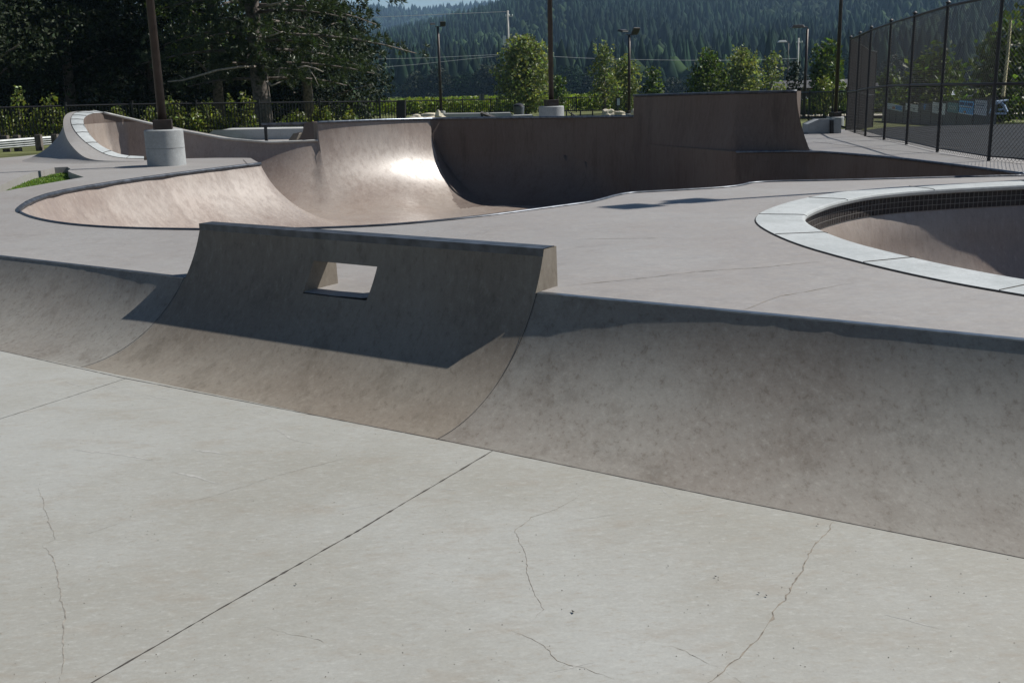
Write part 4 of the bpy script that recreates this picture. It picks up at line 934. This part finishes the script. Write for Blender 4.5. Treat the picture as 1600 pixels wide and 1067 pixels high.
# flat rail
r_=thing('flat_rail','black square grind rail on posts behind the snake run, left of the small quarter pipe','grind rail')
a=uy(409,195.5,26.5); b=uy(482,193.6,26.5); MB().tube([tuple(a),tuple(b)],.045,4).build('rail_bar',m_dsteel,r_)
for px in (414.5,476): q0=uy(px,195,26.5); MB().box((q0[0],q0[1],(q0[2]+.6)/2),(.07,.07,q0[2]-.6)).build('rail_post',m_black,r_)
prism('utility_cabinet','tall dark green-black utility cabinet at the left end of the middle railing','cabinet',((620,190),(620,158),(632,157.6),(632,190)),44,.5,m_black,part='cabinet_body')
def rock(px,py0,py1,wpx,Y,label,seed):
    random.seed(seed); rg=np.random.default_rng(seed); X=xat(px,Y); zt=zat(px,py0,Y); zb_=zat(px,py1,Y); W=wpx/1600*Y/2; t=[]
    import bmesh
    bm=bmesh.new(); bmesh.ops.create_icosphere(bm,subdivisions=3,radius=1)
    for v in bm.verts:
        n_=v.co.copy(); f_=1+.22*math.sin(n_.x*3+seed)*math.sin(n_.y*4+seed*2)+.12*math.sin(n_.z*7+seed)+rg.normal(0,.025); v.co=Vector((n_.x*W*f_,n_.y*W*.8*f_,n_.z*(zt-zb_)/2*f_*1.0))
    me=bpy.data.meshes.new('boulder'); bm.to_mesh(me); bm.free(); o=link('boulder',me,m_rock); o.location=(X,Y,(zt+zb_)/2); return tag(o,label,'boulder',group='boulders on the far plaza')
rock(648,180,190,22,36,'small low boulder beside the dark cabinet',1)
rock(672,177,190,40,37,'wide pale boulder left of the pale ledges, with a dark hollow in front',2)
rock(683,173,190,9,36.5,'small upright pale rock at the right end of the wide boulder',8)
rock(950,171,186,19,45,'pale leaning boulder, left of the two beside the far double lamp',3)
rock(968,173,186,17,45,'square pale boulder immediately left of the far double lamp',4)
rock(990,171,186,9,46,'narrow pale boulder touching the corner of the bowl extension',6)
for pa,pb,yt,lab,dd in ((689,768,178.2,'long pale ledge in the centre of the far plaza',37),(762,803,177.5,'shorter pale ledge right of the black handrail',36.2),(800,838,181,'flat pale slab between the shorter ledge and the middle lamp base',35)):
    prism('concrete_ledge',lab,'skate ledge',((pa,190),(pa+2,yt+.8),(pb-6,yt),(pb,190)),dd,1.2,m_pale,part='box')
hr=thing('sloping_handrail','black handrail sloping down to the right over the pale ledges','grind rail')
a=uy(751,176.5,34.5);b=uy(777,186,34.5); MB().tube([tuple(a),tuple(b)],.055,4).build('rail_bar',m_black,hr)
q0=uy(753,177,34.5); MB().box((q0[0],q0[1],(q0[2]+.6)/2),(.08,.08,q0[2]-.6)).build('rail_post',m_black,hr)
hr=thing('low_bike_rack','low black frame with three bars on the far plaza right of the middle lamp base','rack')
mb=MB()
for l in (((885,186),(885,173)),((889,176),(903,183)),((893,176),(893,184)),((903,183),(906,186)),((907,184),(907,174)),((926,186),(926,174))): mb.tube([tuple(uy(*l[0],42)),tuple(uy(*l[1],42))],.03,5)
mb.build('frame',m_black,hr)
tb_=thing('trash_bin','dark round trash bin with a domed lid left of the middle lamp base','bin',(xat(810,55),55,-.1))
g=float(zat(810,180,55)); tb_.location[2]=g
MB().lathe((0,0,0),[(.26,0),(.29,.42),(.28,.44)],18).build('bin_body',flat('bin_grey',(.08,.09,.11),.5),tb_,30); MB().lathe((0,0,.44),[(.29,0),(.26,.08),(.1,.16)],18).build('lid',m_black,tb_,30)
sg0=thing('notice_sign','small notice sign on a post left of the tall bowl extension','sign',(xat(965.5,50),50,zat(965.5,186,50)))
hz=zat(965.5,153,50)-zat(965.5,186,50); MB().tube([(0,0,0),(0,0,hz-.3)],.03,6).build('post',m_black,sg0); MB().box((0,0,hz-.2),(.22,.03,.42)).build('panel',m_black,sg0); MB().box((0.02,-.02,hz-.2),(.13,.01,.32)).build('notice_sheet',flat('notice_paper',(.35,.42,.45),.6),sg0)
sg1=thing('back_of_sign','grey back of a small road sign above the middle railing','sign',(xat(752.5,80),80,zat(752.5,180,80)))
hz=zat(752.5,147,80)-zat(752.5,180,80); MB().tube([(0,0,0),(0,0,hz)],.03,6).build('post',m_black,sg1); MB().box((0,0,hz-.25),(.38,.03,.5)).build('panel',flat('sign_back',(.16,.17,.18),.5),sg1)
# white slab by extension's left corner
q0=uy(981,184.5,24.5)
# ledge beside the right lamp
prism('angled_ledge','dark grey concrete ledge with angled left end in front of the right lamp base','skate ledge',((1264,209.5),(1264,195),(1280,188),(1313,187.5),(1313,209.5)),25.5,.5,m_lamp_base,part='box')
p=prism('kerb_post','narrow dark post standing against the angled ledge','post',((1299,209.3),(1299,189.5),(1301.5,189.5),(1301.5,209.3)),25.4,.08,m_black,part='post_body')
# guard rail at left
gr_=thing('guard_rail','pale double guard rail on short posts at the far left edge of the deck','guard rail')
for y0,y1 in ((224.5,216.0),(231.5,222.5)):
    a=uy(-40,y0+1.6,27.5); b=uy(94,y1,29.2)
    c1,c2=a,b; MB().loft([[tuple(c1+[0,0,.07]),tuple(c2+[0,0,.07])],[tuple(c1+[0,-.05,.03]),tuple(c2+[0,-.05,.03])],[tuple(c1+[0,0,0]),tuple(c2+[0,0,0])],[tuple(c1+[0,-.05,-.03]),tuple(c2+[0,-.05,-.03])],[tuple(c1+[0,0,-.06]),tuple(c2+[0,0,-.06])]]).build('rail_beam',m_alu,gr_)
for px in (-20,8,26,60,86):
    q0=uy(px,228,28.4); MB().box((q0[0],q0[1]+.06,.55+.18),(.16,.14,.52)).build('rail_post',m_bark,gr_)
# ------------------------------------------------ haze
hz_=MB().box((0,1650,148),(4400,3900,316)).build('haze',bpy.data.materials.new('haze_air')); tag(hz_,kind='stuff'); 
m=hz_.data.materials[0]; m.use_nodes=True; t=m.node_tree; t.nodes.remove(t.nodes['Principled BSDF']); pv=t.nodes.new('ShaderNodeVolumePrincipled'); pv.inputs['Color'].default_value=(.42,.68,1,1); pv.inputs['Density'].default_value=.00012; pv.inputs['Anisotropy'].default_value=.2
t.links.new(pv.outputs[0],t.nodes['Material Output'].inputs['Volume'])
tag(hz_,'thin bluish air between the park and the hills','haze')
